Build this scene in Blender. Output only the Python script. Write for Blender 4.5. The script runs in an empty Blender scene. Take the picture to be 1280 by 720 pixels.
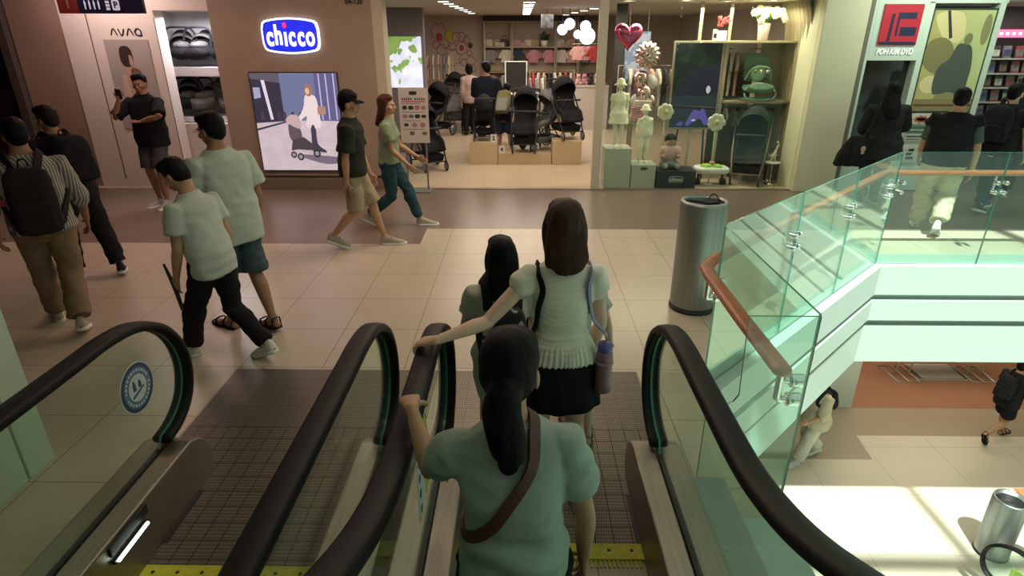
import bpy, bmesh, math, random
from mathutils import Vector, Matrix, noise, Quaternion
PI=math.pi
random.seed(7)
scene=bpy.context.scene
COL=scene.collection
V=Vector
def rad(a): return math.radians(a)

# ------------------------------------------------------------------ materials
MATS={}
def mat(name,col,rough=.6,metal=0.,var=0.,vscale=8.,bump=0.,bscale=60.,spec=.5,emit=0.,aniso=None,sheen=0.):
    if name in MATS: return MATS[name]
    m=bpy.data.materials.new(name); m.use_nodes=True
    nt=m.node_tree; N=nt.nodes; L=nt.links
    b=N['Principled BSDF']
    b.inputs['Base Color'].default_value=(*col,1); b.inputs['Roughness'].default_value=rough
    b.inputs['Metallic'].default_value=metal
    b.inputs['Specular IOR Level'].default_value=spec
    if sheen: b.inputs['Sheen Weight'].default_value=sheen
    if emit:
        b.inputs['Emission Color'].default_value=(*col,1); b.inputs['Emission Strength'].default_value=emit
    tc=N.new('ShaderNodeTexCoord')
    mp=N.new('ShaderNodeMapping'); L.new(tc.outputs['Object'],mp.inputs[0])
    if aniso: mp.inputs['Scale'].default_value=aniso
    if var:
        n=N.new('ShaderNodeTexNoise'); n.inputs['Scale'].default_value=vscale; n.inputs['Detail'].default_value=4
        L.new(mp.outputs[0],n.inputs['Vector'])
        r=N.new('ShaderNodeValToRGB'); L.new(n.outputs['Fac'],r.inputs[0])
        r.color_ramp.elements[0].position=.3; r.color_ramp.elements[1].position=.7
        r.color_ramp.elements[0].color=(*[c*(1-var) for c in col],1)
        r.color_ramp.elements[1].color=(*[min(1,c*(1+var)) for c in col],1)
        L.new(r.outputs[0],b.inputs['Base Color'])
        if emit: L.new(r.outputs[0],b.inputs['Emission Color'])
    if bump:
        n=N.new('ShaderNodeTexNoise'); n.inputs['Scale'].default_value=bscale; n.inputs['Detail'].default_value=5
        L.new(mp.outputs[0],n.inputs['Vector'])
        bp=N.new('ShaderNodeBump'); bp.inputs['Strength'].default_value=bump; bp.inputs['Distance'].default_value=.01
        L.new(n.outputs['Fac'],bp.inputs['Height']); L.new(bp.outputs[0],b.inputs['Normal'])
    MATS[name]=m; return m
def glass_mat(name,tint,rough=.02,fac_scale=1.0,haze=0.0):
    """thin architectural glass: tinted transparency with a fresnel reflection"""
    if name in MATS: return MATS[name]
    m=bpy.data.materials.new(name); m.use_nodes=True
    nt=m.node_tree; N=nt.nodes; L=nt.links; N.clear()
    o=N.new('ShaderNodeOutputMaterial'); t=N.new('ShaderNodeBsdfTransparent'); t.inputs[0].default_value=(*tint,1)
    g=N.new('ShaderNodeBsdfGlossy'); g.inputs['Roughness'].default_value=rough; g.inputs[0].default_value=(.9,1,.95,1)
    f=N.new('ShaderNodeFresnel'); ge=N.new('ShaderNodeNewGeometry'); mi=N.new('ShaderNodeMath'); mi.operation='MULTIPLY_ADD'; mi.inputs[1].default_value=1/1.5-1.5; mi.inputs[2].default_value=1.5
    L.new(ge.outputs['Backfacing'],mi.inputs[0]); L.new(mi.outputs[0],f.inputs[0])
    mx=N.new('ShaderNodeMixShader')
    mm=N.new('ShaderNodeMath'); mm.operation='MULTIPLY'; mm.inputs[1].default_value=fac_scale; L.new(f.outputs[0],mm.inputs[0])
    L.new(mm.outputs[0],mx.inputs[0]); L.new(t.outputs[0],mx.inputs[1]); L.new(g.outputs[0],mx.inputs[2])
    last=mx
    if haze:  # pale diffuse veil: reflected daylight painted over the glass
        d=N.new('ShaderNodeBsdfDiffuse'); d.inputs[0].default_value=(.75,.95,.85,1)
        m2=N.new('ShaderNodeMixShader'); m2.inputs[0].default_value=haze
        L.new(mx.outputs[0],m2.inputs[1]); L.new(d.outputs[0],m2.inputs[2]); last=m2
    L.new(last.outputs[0],o.inputs[0]); MATS[name]=m; return m
def tex_mat(name,build,rough=.6,metal=0.,emit=0.,spec=.5):
    """build(nt, coord_socket) returns a colour socket (and optionally a height socket)"""
    if name in MATS: return MATS[name]
    m=bpy.data.materials.new(name); m.use_nodes=True
    nt=m.node_tree; b=nt.nodes['Principled BSDF']
    b.inputs['Roughness'].default_value=rough; b.inputs['Metallic'].default_value=metal; b.inputs['Specular IOR Level'].default_value=spec
    tc=nt.nodes.new('ShaderNodeTexCoord')
    r=build(nt,tc.outputs['Object'])
    c,h=(r if isinstance(r,tuple) else (r,None))
    nt.links.new(c,b.inputs['Base Color'])
    if emit: nt.links.new(c,b.inputs['Emission Color']); b.inputs['Emission Strength'].default_value=emit
    if h is not None:
        bp=nt.nodes.new('ShaderNodeBump'); bp.inputs['Strength'].default_value=.6; bp.inputs['Distance'].default_value=.01
        nt.links.new(h,bp.inputs['Height']); nt.links.new(bp.outputs[0],b.inputs['Normal'])
    MATS[name]=m; return m
class NT:
    """tiny node maths helper"""
    def __init__(s,nt,co): s.nt=nt; s.co=co; x=nt.nodes.new('ShaderNodeSeparateXYZ'); nt.links.new(co,x.inputs[0]); s.x,s.y,s.z=x.outputs
    def m(s,op,a,b=None,c=None):
        n=s.nt.nodes.new('ShaderNodeMath'); n.operation=op
        for i,v in enumerate((a,b,c)):
            if v is None: continue
            if isinstance(v,(int,float)): n.inputs[i].default_value=v
            else: s.nt.links.new(v,n.inputs[i])
        return n.outputs[0]
    def line(s,c,period,off,width):
        """1 on lines of the given width repeated with the period"""
        f=s.m('FRACT',s.m('DIVIDE',s.m('SUBTRACT',c,off),period)); w=width/period/2
        a=s.m('ABSOLUTE',s.m('SUBTRACT',f,.5)); return s.m('GREATER_THAN',a,.5-w)
    def mix(s,f,a,b):
        n=s.nt.nodes.new('ShaderNodeMix'); n.data_type='RGBA'
        def st(i,v):
            if isinstance(v,(int,float)): n.inputs[i].default_value=v
            elif isinstance(v,tuple): n.inputs[i].default_value=(*v,1)
            else: s.nt.links.new(v,n.inputs[i])
        st(0,f); st(6,a); st(7,b); return n.outputs[2]
    def noise(s,scale,detail=4,vec=None):
        n=s.nt.nodes.new('ShaderNodeTexNoise'); n.inputs['Scale'].default_value=scale; n.inputs['Detail'].default_value=detail
        s.nt.links.new(vec or s.co,n.inputs['Vector']); return n.outputs['Fac']
    def white(s,vec):
        n=s.nt.nodes.new('ShaderNodeTexWhiteNoise'); s.nt.links.new(vec,n.inputs[0]); return n.outputs[0]
    def comb(s,x,y,z):
        n=s.nt.nodes.new('ShaderNodeCombineXYZ')
        for i,v in enumerate((x,y,z)):
            if isinstance(v,(int,float)): n.inputs[i].default_value=v
            else: s.nt.links.new(v,n.inputs[i])
        return n.outputs[0]

# ------------------------------------------------------------------ mesh building
class MB:
    def __init__(s): s.v=[]; s.f=[]; s.mi=[]; s.sm=[]; s.cur=0; s.smooth=True
    def add(s,vs,fs,smooth=None):
        b=len(s.v); s.v+= [tuple(x) for x in vs]
        for f in fs: s.f.append([b+i for i in f]); s.mi.append(s.cur); s.sm.append(s.smooth if smooth is None else smooth)
        return s
    def box(s,x0,x1,y0,y1,z0,z1,M=None):
        vs=[V((x,y,z)) for z in (z0,z1) for y in (y0,y1) for x in (x0,x1)]
        if M: vs=[M@p for p in vs]
        return s.add(vs,[(0,2,3,1),(4,5,7,6),(0,1,5,4),(2,6,7,3),(0,4,6,2),(1,3,7,5)],False)
    def rings(s,R,cap=True,close=False,smooth=None):
        n=len(R[0]); vs=[p for r in R for p in r]; fs=[]
        m=len(R)
        for i in range(m if close else m-1):
            a=i*n; b=((i+1)%m)*n
            for j in range(n):
                k=(j+1)%n; fs.append((a+j,a+k,b+k,b+j))
        if cap and not close:
            fs.append(tuple(range(n))[::-1]); fs.append(tuple((m-1)*n+j for j in range(n)))
        return s.add(vs,fs,smooth)
    def tube(s,pts,r,n=8,up=(0,0,1),flat=None,round_end=False,close=False,smooth=None,sect=None):
        """tube along pts; r number / list of numbers / list of (rx,ry)"""
        pts=[V(p) for p in pts]; m=len(pts)
        rr=r if isinstance(r,(list,tuple)) and len(r)==m and not(m==2 and flat=='pair') else [r]*m
        if flat=='pair': rr=[r]*m
        if round_end:
            d0=(pts[0]-pts[1]).normalized(); d1=(pts[-1]-pts[-2]).normalized()
            def sc(q,k): return (q[0]*k,q[1]*k) if isinstance(q,(tuple,list)) else q*k
            def mn(q): return min(q) if isinstance(q,(tuple,list)) else q
            P=[pts[0]+d0*mn(rr[0])*a for a in (.95,.6)]+pts+[pts[-1]+d1*mn(rr[-1])*a for a in (.6,.95)]
            Q=[sc(rr[0],.3),sc(rr[0],.8)]+list(rr)+[sc(rr[-1],.8),sc(rr[-1],.3)]
            pts,rr,m=P,Q,len(P)
        U=V(up); R=[]; prev=None
        for i,p in enumerate(pts):
            if close: t=(pts[(i+1)%m]-pts[i-1])
            else: t=(pts[min(i+1,m-1)]-pts[max(i-1,0)])
            if t.length<1e-9: t=V((0,0,1))
            t.normalize()
            if prev is None:
                sx=t.cross(U)
                if sx.length<1e-3: sx=t.cross(V((0,1,0)))
                if sx.length<1e-3: sx=t.cross(V((1,0,0)))
            else: sx=prev-t*prev.dot(t)
            sx.normalize(); sy=sx.cross(t).normalized(); prev=sx
            q=rr[i]; rx,ry=(q if isinstance(q,(tuple,list)) else (q,q))
            if sect: R.append([p+sx*(a*rx)+sy*(b*ry) for a,b in sect])
            else: R.append([p+sx*(math.cos(2*PI*j/n)*rx)+sy*(math.sin(2*PI*j/n)*ry) for j in range(n)])
        return s.rings(R,True,close,smooth)
    def ell(s,c,r,M=None,nu=12,nv=8,smooth=True):
        c=V(c); rx,ry,rz=(r if isinstance(r,(tuple,list)) else (r,r,r)); vs=[]
        for i in range(1,nv):
            t=PI*i/nv
            for j in range(nu):
                a=2*PI*j/nu; q=V((rx*math.sin(t)*math.cos(a),ry*math.sin(t)*math.sin(a),rz*math.cos(t)))
                vs.append(c+(M@q if M else q))
        q=V((0,0,rz)); vs.append(c+(M@q if M else q)); vs.append(c-(M@q if M else q))
        fs=[]; T=(nv-1)*nu
        for i in range(nv-2):
            for j in range(nu):
                k=(j+1)%nu; fs.append((i*nu+j,(i+1)*nu+j,(i+1)*nu+k,i*nu+k))
        for j in range(nu):
            k=(j+1)%nu; fs.append((T,j,k)); fs.append((T+1,(nv-2)*nu+k,(nv-2)*nu+j))
        return s.add(vs,fs,smooth)
    def lathe(s,prof,c=(0,0,0),n=24,M=None):
        """prof list of (r,z)"""
        c=V(c); R=[]
        for r,z in prof:
            R.append([c+((M@V((r*math.cos(2*PI*j/n),r*math.sin(2*PI*j/n),z))) if M else V((r*math.cos(2*PI*j/n),r*math.sin(2*PI*j/n),z))) for j in range(n)])
        return s.rings(R,True,False,True)
    def prism(s,poly,axis,a,b,smooth=False):
        """extrude a 2D polygon along an axis from a to b"""
        def P(u,v,w): return {'x':(w,u,v),'y':(u,w,v),'z':(u,v,w)}[axis]
        n=len(poly); vs=[P(u,v,a) for u,v in poly]+[P(u,v,b) for u,v in poly]
        fs=[(i,(i+1)%n,n+(i+1)%n,n+i) for i in range(n)]
        s.add(vs,fs,smooth); base=len(s.v)-2*n
        s.f.append([base+i for i in range(n)][::-1]); s.f.append([base+n+i for i in range(n)])
        s.mi+=[s.cur]*2; s.sm+=[False]*2
        return s
    def mesh(s,name='m'):
        me=bpy.data.meshes.new(name); me.from_pydata(s.v,[],s.f)
        me.polygons.foreach_set('material_index',s.mi); me.polygons.foreach_set('use_smooth',s.sm)
        bm=bmesh.new(); bm.from_mesh(me); bmesh.ops.recalc_face_normals(bm,faces=bm.faces); bm.to_mesh(me); bm.free()
        return me
def link(o,parent=None):
    COL.objects.link(o)
    if parent: o.parent=parent
    return o
def obj(name,mb,m,parent=None,bevel=0,seg=2,sub=0):
    me=mb if isinstance(mb,bpy.types.Mesh) else mb.mesh(name)
    for k in (m if isinstance(m,(list,tuple)) else [m]): me.materials.append(k)
    o=bpy.data.objects.new(name,me); link(o,parent)
    if bevel:
        q=o.modifiers.new('b','BEVEL'); q.width=bevel; q.segments=seg; q.limit_method='ANGLE'; q.angle_limit=.7
    if sub:
        q=o.modifiers.new('s','SUBSURF'); q.levels=sub; q.render_levels=sub
    return o
def place(o,loc=(0,0,0),rz=0,rx=0,ry=0,sc=1):
    o.location=loc; o.rotation_euler=(rx,ry,rz)
    if sc!=1: o.scale=(sc,)*3 if isinstance(sc,(int,float)) else sc
    return o
def tag(o,label,cat,group=None,kind=None):
    o['label']=label; o['category']=cat
    if group: o['group']=group
    if kind: o['kind']=kind
    return o
def struct(name,mb,m,parent=None,bevel=0):
    o=obj(name,mb,m,parent,bevel)
    if not parent: o['kind']='structure'
    return o
def thing(name,label,cat,loc=(0,0,0),rz=0,group=None):
    o=bpy.data.objects.new(name,None); link(o); o.empty_display_size=.1
    o.location=loc; o.rotation_euler=(0,0,rz)
    return tag(o,label,cat,group)
def dup(root,loc=None,rz=None,label=None,group=None,sc=None,mats=None):
    def cp(o,par):
        c=o.copy(); COL.objects.link(c); c.parent=par
        if mats and c.data and c.data.materials and c.data.materials[0].name in mats:
            c.data=c.data.copy(); c.data.materials[0]=mats[c.data.materials[0].name if c.data.materials[0].name in mats else '']
        for ch in list(o.children): cp(ch,c)
        return c
    r=cp(root,None)
    if loc is not None: r.location=loc
    if rz is not None: r.rotation_euler[2]=rz
    if sc: r.scale=(sc,)*3 if isinstance(sc,(int,float)) else sc
    if label: r['label']=label
    if group: r['group']=group
    return r
def remesh(mb,voxel,smooth=3,amp=0,freq=(6,6,3),seed=0,grow=0,fn=None):
    """voxel-fuse the overlapping volumes of mb into one closed surface"""
    me=mb.mesh('tmp') if isinstance(mb,MB) else mb
    o=bpy.data.objects.new('tmp',me); COL.objects.link(o)
    q=o.modifiers.new('r','REMESH'); q.mode='VOXEL'; q.voxel_size=voxel; q.use_smooth_shade=True
    if smooth:
        q=o.modifiers.new('s','SMOOTH'); q.factor=.6; q.iterations=smooth
    dg=bpy.context.evaluated_depsgraph_get()
    out=bpy.data.meshes.new_from_object(o.evaluated_get(dg))
    bpy.data.objects.remove(o); bpy.data.meshes.remove(me)
    if amp or fn:
        nr=[v.normal.copy() for v in out.vertices]
        for v,nn in zip(out.vertices,nr):
            p=v.co; d=0
            if amp:
                d=noise.noise(V((p.x*freq[0]+seed,p.y*freq[1],p.z*freq[2])))*amp
                d+=noise.noise(V((p.x*freq[0]*2.3+seed,p.y*freq[1]*2.3+5,p.z*freq[2]*2.3)))*amp*.5
            if fn: d+=fn(p,nn)
            v.co=p+nn*d
    out.polygons.foreach_set('use_smooth',[True]*len(out.polygons))
    out.materials.clear()
    return out
def text_mesh(txt,size,ext=.002,bold=0.,cx=True,sx=1,sy=1,shear=0):
    cu=bpy.data.curves.new('t','FONT'); cu.body=txt; cu.size=size; cu.extrude=ext; cu.offset=bold; cu.shear=shear
    cu.align_x='CENTER' if cx else 'LEFT'; cu.align_y='CENTER'
    o=bpy.data.objects.new('t',cu); COL.objects.link(o)
    dg=bpy.context.evaluated_depsgraph_get(); me=bpy.data.meshes.new_from_object(o.evaluated_get(dg))
    bpy.data.objects.remove(o)
    # stand the text up in the XZ plane, reading from -Y
    for v in me.vertices: v.co=V((v.co.x*sx,-v.co.z,v.co.y*sy))
    me.materials.clear(); return me
def cr(pts,k=6):
    """Catmull-Rom resample"""
    P=[V(p) for p in pts]; P=[P[0]*2-P[1]]+P+[P[-1]*2-P[-2]]; o=[]
    for i in range(1,len(P)-2):
        for j in range(k):
            t=j/k; a,b,c,d=P[i-1:i+3]
            o.append(.5*((2*b)+(c-a)*t+(2*a-5*b+4*c-d)*t*t+(3*b-a-3*c+d)*t**3))
    o.append(P[-2]); return o
# ------------------------------------------------------------------ people
SKIN={k:mat('skin_'+k,c,.55,spec=.35,var=.06,vscale=14,bump=.05,bscale=200) for k,c in
      {'light':(.55,.33,.22),'mid':(.42,.24,.15),'tan':(.30,.16,.095),'pale':(.62,.40,.30)}.items()}
EYE=mat('eye_white',(.7,.7,.68),.2); IRIS=mat('iris_dark',(.02,.012,.01),.2); LIP=mat('lips',(.38,.13,.11),.5)
def hairmat(name,c): return mat('hair_'+name,c,.5,bump=.45,bscale=50,aniso=(6,6,.6),spec=.12,var=.3,vscale=40)
HB=hairmat('black',(.004,.0035,.004)); HBR=hairmat('brown',(.045,.022,.014)); HRED=hairmat('red_brown',(.06,.020,.013))
HD=hairmat('dark_brown',(.018,.011,.009))
def ik(a,t,l1,l2,pole):
    a,t,pole=V(a),V(t),V(pole); d=t-a; L=min(d.length,(l1+l2)*.998); d.normalize(); t=a+d*L
    x=(l1*l1-l2*l2+L*L)/(2*L); h=math.sqrt(max(0,l1*l1-x*x))
    n=pole-d*pole.dot(d)
    n.normalize(); return a+d*x+n*h,t
SEC={'m':[(.455,.060,.050),(.49,.090,.064),(.53,.096,.068),(.585,.088,.062),(.64,.088,.062),(.70,.097,.066),(.76,.105,.066),(.80,.104,.056),(.825,.080,.046),(.845,.045,.038),(.87,.034,.036),(.90,.032,.035)],
     'f':[(.455,.060,.052),(.49,.094,.068),(.53,.100,.071),(.585,.082,.058),(.63,.071,.052),(.69,.082,.062),(.735,.088,.068),(.79,.088,.052),(.82,.070,.042),(.845,.036,.034),(.87,.028,.031),(.90,.027,.031)]}
def interp(tab,z):
    if z<=tab[0][0]: return tab[0][1:]
    for a,b in zip(tab,tab[1:]):
        if z<=b[0]:
            t=(z-a[0])/(b[0]-a[0]); t=t*t*(3-2*t)*.5+t*.5
            return tuple(a[i]+(b[i]-a[i])*t for i in range(1,len(a)))
    return tab[-1][1:]
class Body: pass
def finger(mb,base,d,n,side,L,r,curl,segs=3):
    """one bent finger: d direction, n palm normal (bends towards it)"""
    p=V(base); ax=d.cross(n).normalized(); pts=[p.copy()]; dd=d.copy()
    for i,l in enumerate((.45,.31,.24)):
        dd=Quaternion(ax,rad(curl[i]))@dd
        q=p+dd*L*l; pts.append((p+q)/2); pts.append(q); p=q
    rr=[r,r*.95,r*1.0,r*.88,r*.9,r*.8,r*.72]
    mb.tube(pts,rr,8,up=n,round_end=True)
def hand(mb,fing,w,d,n,thumb,H,curl=(18,22,15),spread=1.0,thumbdir=None):
    """w wrist point, d pointing direction, n palm normal, thumb = unit vector towards the thumb side"""
    d=V(d).normalized(); n=V(n); n=(n-d*n.dot(d)).normalized(); s=V(thumb); s=(s-d*s.dot(d)-n*s.dot(n)).normalized()
    k=H/1.7
    pl=.095*k
    mb.tube([w-d*.01*k,w+d*.02*k,w+d*.055*k,w+d*.085*k,w+d*pl],[(.026*k,.019*k),(.031*k,.017*k),(.040*k,.015*k),(.041*k,.0135*k),(.036*k,.010*k)],12,up=n)
    for i,(o,L) in enumerate(((.030,.070),(.0105,.079),(-.0095,.074),(-.029,.058))):
        b=w+d*(pl-.008*k)+s*o*k+n*(.002*k)
        dd=(d+s*(o*2.2*spread)).normalized()
        finger(fing,b,dd,n,s,L*k,(.0088,.009,.0086,.0076)[i]*k,curl)
    tb=w+d*.028*k+s*.028*k
    td=(d*.75+s*.62+n*.28).normalized() if thumbdir is None else V(thumbdir).normalized()
    finger(fing,tb,td,(n-s*.4).normalized(),s,.066*k,.0105*k,(6,14,12))
    mb.ell(w+d*.04*k+s*.022*k+n*.006*k,(.018*k,.018*k,.018*k))
def person(label,loc,rot,H,sex='m',feet=((-.1,0,0,0),(.1,0,0,0)),arms=(None,None),lean=0,side=0,twist=0,head=(0,0,0),skin='mid',
           hair=None,top=None,bottom=None,shoes=None,voxel=.010,w=1.0,cat='person',group=None,knee=None,curlL=(18,22,15),curlR=(18,22,15),
           palmL=None,palmR=None,thumbL=None,thumbR=None,pelvis=(0,0),belly=0,seed=0,face=True,hand_d=(None,None),sit=None,hs=1.0):
    B=Body(); B.loc=V(loc); B.rot=rad(rot); B.H=H; B.sex=sex
    W2L=(Matrix.Translation(B.loc)@Matrix.Rotation(B.rot,4,'Z')).inverted(); B.W2L=W2L
    sk=SKIN[skin]; L=.245*H
    hz=.525*H if sit is None else sit
    for i,f in enumerate(feet):
        sx=(-1,1)[i]*.052*H*w+pelvis[0]
        a=V((f[0],f[1],.042*H+f[3])); dx=a.x-sx; dy=a.y-pelvis[1]
        if sit is None: hz=min(hz,a.z+math.sqrt(max(.01,(2*L*.997)**2-dx*dx-dy*dy)))
    drop=hz-.525*H; B.hz=hz
    hipc=V((pelvis[0],pelvis[1],hz))
    RT=Matrix.Rotation(rad(twist),3,'Z')@Matrix.Rotation(rad(-lean),3,'X')@Matrix.Rotation(rad(side),3,'Y')
    def T(x,y,z):  # torso coordinates as fractions of H -> local
        q=V((x*H,y*H,(z-.525)*H))
        k=min(1,max(0,(z-.50)/.12)); R=RT if k>=1 else Matrix.Identity(3).lerp(RT,k)
        return hipc+R@q
    B.T=T
    sec=SEC[sex]
    def S(z,off=0,bl=0):
        a,b=interp(sec,z); return a*w+off,b*w+off+bl
    B.S=S
    def ringat(z,a,b,y0=0,n=28,e=2.25):
        r=[]
        for j in range(n):
            t=2*PI*j/n; c,s_=math.cos(t),math.sin(t)
            r.append(T(a*math.copysign(abs(c)**(2/e),c),y0+b*math.copysign(abs(s_)**(2/e),s_),z))
        return r
    B.ringat=ringat
    # ---- arms
    sh=[T(-.104*w-(.006 if sex=='m' else -.004),0,.792),T(.104*w+(.006 if sex=='m' else -.004),0,.792)]
    B.arm=[]
    la,lf=.172*H,.148*H
    for i in (0,1):
        a=arms[i]; s=(-1,1)[i]
        if a is None: a=('dir',(s*.12,-.02,-1),(s*.02,.18,-1))
        if a[0]=='dir':
            e=sh[i]+V(a[1]).normalized()*la; wv=e+V(a[2]).normalized()*lf
        else:
            t=W2L@V(a[1]); e,wv=ik(sh[i],t,la,lf,V(a[2]))
        B.arm.append((sh[i],e,wv))
    # ---- legs
    B.leg=[]
    for i,f in enumerate(feet):
        s=(-1,1)[i]; hip=hipc+V((s*.052*H*w,0,0)); ank=V((f[0],f[1],.042*H+f[3]))
        yw=rad(f[2]); pole=V((-math.sin(yw)*.6+ (s*.05),1,0.0)) if not knee else V(knee[i])
        k_,ank=ik(hip,ank,L,L,pole); B.leg.append((hip,k_,ank))
    # ---- skin body
    mb=MB(); fg=MB()
    mb.rings([ringat(z,*S(z,-.004 if z<.84 else 0),n=20,e=2.1) for z in (.455,.48,.51,.54,.585,.63,.68,.73,.77,.80,.825,.845,.87,.90)])
    am=.90 if sex=='f' else 1.0
    am*=w**.5
    for i in (0,1):
        a,e,wv=B.arm[i]
        p=[a,a.lerp(e,.3),a.lerp(e,.65),e,e.lerp(wv,.25),e.lerp(wv,.6),wv]
        r=[.026,.0275,.0260,.0225,.0245,.020,.0148]
        mb.tube(p,[q*H*am for q in r],12,round_end=True)
        d=(wv-e).normalized() if hand_d[i] is None else V(hand_d[i]).normalized()
        pn=(palmL,palmR)[i]; th=(thumbL,thumbR)[i]
        if pn is None: pn=(-(-1,1)[i],0,0)
        if th is None: th=(0,1,.1)
        hand(mb,fg,wv,d,V(pn),V(th),H,(curlL,curlR)[i])
    for i in (0,1):
        h,k_,an=B.leg[i]; lm=w**.5
        bk=V((0,-1,0))
        p=[h,h.lerp(k_,.3),h.lerp(k_,.7),k_,k_.lerp(an,.28)+bk*.010*H,k_.lerp(an,.6)+bk*.004*H,k_.lerp(an,.88),an]
        r=[.052,.050,.038,.031,.034,.027,.0195,.021]
        mb.tube(p,[q*H*lm for q in r],14,round_end=True)
        f=feet[i]; yw=rad(f[2]); fd=V((-math.sin(yw),math.cos(yw),0)); pt=math.asin(min(.95,f[3]/(.11*H))) if f[3]>0 else 0
        if len(f)>4: pt=-rad(f[4])
        fd2=(fd*math.cos(pt)-V((0,0,1))*math.sin(pt)).normalized(); up=(V((0,0,1))*math.cos(pt)+fd*math.sin(pt))
        heel=an-up*.026*H-fd2*.02*H; fk=.72 if shoes and shoes['kind']=='shoe' else 1.0
        mb.tube([heel,heel+fd2*.03*H,heel+fd2*.075*H-up*.001*H,heel+fd2*.118*H-up*.006*H,heel+fd2*.142*H-up*.008*H],[(a_*H*fk,b_*H*fk) for a_,b_ in ((.020,.018),(.021,.022),(.024,.018),(.027,.011),(.019,.008))],12,up=up,round_end=True)
        B.leg[i]=(h,k_,an,heel-up*.017*H,fd2,up)
    # ---- head
    nb=T(0,-.002,.865); 
    RH=Matrix.Rotation(rad(twist*.5+head[0]),3,'Z')@Matrix.Rotation(rad(-head[1]),3,'X')@Matrix.Rotation(rad(head[2]),3,'Y')
    hk=H*hs*(1.0 if H>1.45 else 1.0+ (1.45-H)*.35)
    hc=nb+V((0,math.sin(rad(head[1]+lean*.5))*.03*H,0))
    def Hd(x,y,z): return hc+RH@V((x*hk,y*hk,z*hk))
    B.Hd=Hd; B.RH=RH; B.hk=hk
    e=lambda c,r: mb.ell(Hd(*c),tuple(q*hk for q in r),RH)
    mb.tube([T(0,-.004,.83),nb,Hd(0,-.006,.035)],[.033*H*(1 if sex=='m' else .84)]*3,12)
    e((0,-.008,.078),(.0435,.054,.053)); e((0,.004,.052),(.039,.046,.046)); e((0,.016,.030),(.030,.032,.026))
    e((0,.038,.012),(.013,.012,.010))
    if face:
        e((0,.049,.074),(.030,.008,.007)); mb.tube([Hd(0,.050,.068),Hd(0,.062,.044)],[.0045*hk,.0085*hk],8,round_end=True)
        e((0,.048,.026),(.014,.008,.008)); e((-.008,.053,.044),(.005,.005,.004)); e((.008,.053,.044),(.005,.005,.004))
    for s in (-1,1):
        e((s*.0445,-.006,.052),(.005,.011,.018)); e((s*.030,.030,.045),(.012,.014,.012))
    me=remesh(mb,voxel*.85,2)
    # append fingers to the same mesh
    fm=fg.mesh('f'); bm=bmesh.new(); bm.from_mesh(me); bm.from_mesh(fm); bm.to_mesh(me); bm.free(); bpy.data.meshes.remove(fm)
    me.polygons.foreach_set('use_smooth',[True]*len(me.polygons))
    o=obj('person',me,sk); o.location=B.loc; o.rotation_euler=(0,0,B.rot); B.o=o
    tag(o,label,cat,group)
    if face:
        for s in (-1,1):
            m=MB(); m.ell(Hd(s*.0175,.0455,.060),(.0075*hk,.005*hk,.0045*hk),RH,8,6); q=obj('eye',m,EYE,o)
            m=MB(); m.ell(Hd(s*.0175,.0492,.060),(.0034*hk,.002*hk,.0034*hk),RH,8,6); obj('iris',m,IRIS,q)
            m=MB(); m.tube([Hd(s*.008,.0535,.071),Hd(s*.018,.0535,.0745),Hd(s*.028,.049,.071)],[.001*hk,.0014*hk,.0008*hk],6); obj('eyebrow',m,(hair or {}).get('mat',HB),o)
        m=MB(); m.ell(Hd(0,.0535,.0285),(.0125*hk,.004*hk,.0028*hk),RH,10,6); m.ell(Hd(0,.054,.0235),(.0105*hk,.004*hk,.003*hk),RH,10,6); obj('lips',m,LIP,o)
    # ---- hair
    if hair:
        m=MB(); hm=hair['mat']; kd=hair['kind']; hr=lambda c,r: m.ell(Hd(*c),tuple(q*hk for q in r),RH,20,14)
        hr((0,-.017,.088),(.050,.054,.052)); hr((0,-.026,.066),(.0475,.042,.050))
        if kd=='short':
            hr((0,.012,.112),(.042,.036,.026)); hr((0,-.034,.045),(.040,.026,.034))
        if kd=='bob':
            hr((0,.008,.112),(.044,.038,.028)); 
            for s in (-1,1): hr((s*.040,-.010,.055),(.014,.026,.045))
            hr((0,-.035,.03),(.046,.026,.05))
        if kd=='long':
            hr((0,.006,.112),(.045,.038,.028)); ln=hair['len']; wd=hair.get('w',1)
            a=Hd(0,-.030,.08); nbk=Hd(0,-.042,.02); z0=hair.get('z0',.80); c=T(hair.get('x',0),-S(z0)[1]-.022,z0); pts=[a,nbk,c]
            z=.80-.06
            while z>.865-ln: pts.append(T(hair.get('x',0)*1.3,-S(z)[1]-.026,z)); z-=.05
            P=cr(pts,4); nP=len(P)
            m.tube(P,[((.048+.006*math.sin(i/nP*3))*hk*wd*(1 if i<nP*.8 else 1-.35*(i-nP*.8)/(nP*.2)),(.030-.010*i/nP)*hk) for i in range(nP)],20,up=(0,1,0),round_end=True)
            for s in (-1,1):
                if hair.get('sides',1): m.tube(cr([Hd(s*.036,.0,.10),Hd(s*.047,-.004,.06),Hd(s*.046,-.016,.02),Hd(s*.040,-.03,-.03)],4),[.014*hk]*13,10,round_end=True)
        if kd=='ponytail':
            hr((0,.004,.110),(.045,.040,.028)); b=Hd(0,-.068,.045); 
            for s in (-1,1): hr((s*.033,-.012,.080),(.015,.03,.022))
            x=hair.get('x',0); e_=hair['len']
            P=cr([Hd(0,-.052,.060),b,Hd(x*.4,-.070,.012),T(x*.8,-S(.81)[1]-.026,.83),T(x,-S(.80)[1]-.020,.815-e_*.5),T(x*1.1,-S(.79)[1]-.016,.80-e_)],5)
            nP=len(P); m.tube(P,[((.012+.020*math.sin(min(1,i/nP*1.25)*PI*.8+.35))*hk,(.012+.014*math.sin(min(1,i/nP*1.25)*PI*.8+.35))*hk) for i in range(nP)],16,up=(0,1,0),round_end=True)
            hr((0,-.045,.055),(.028,.024,.028))
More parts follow.
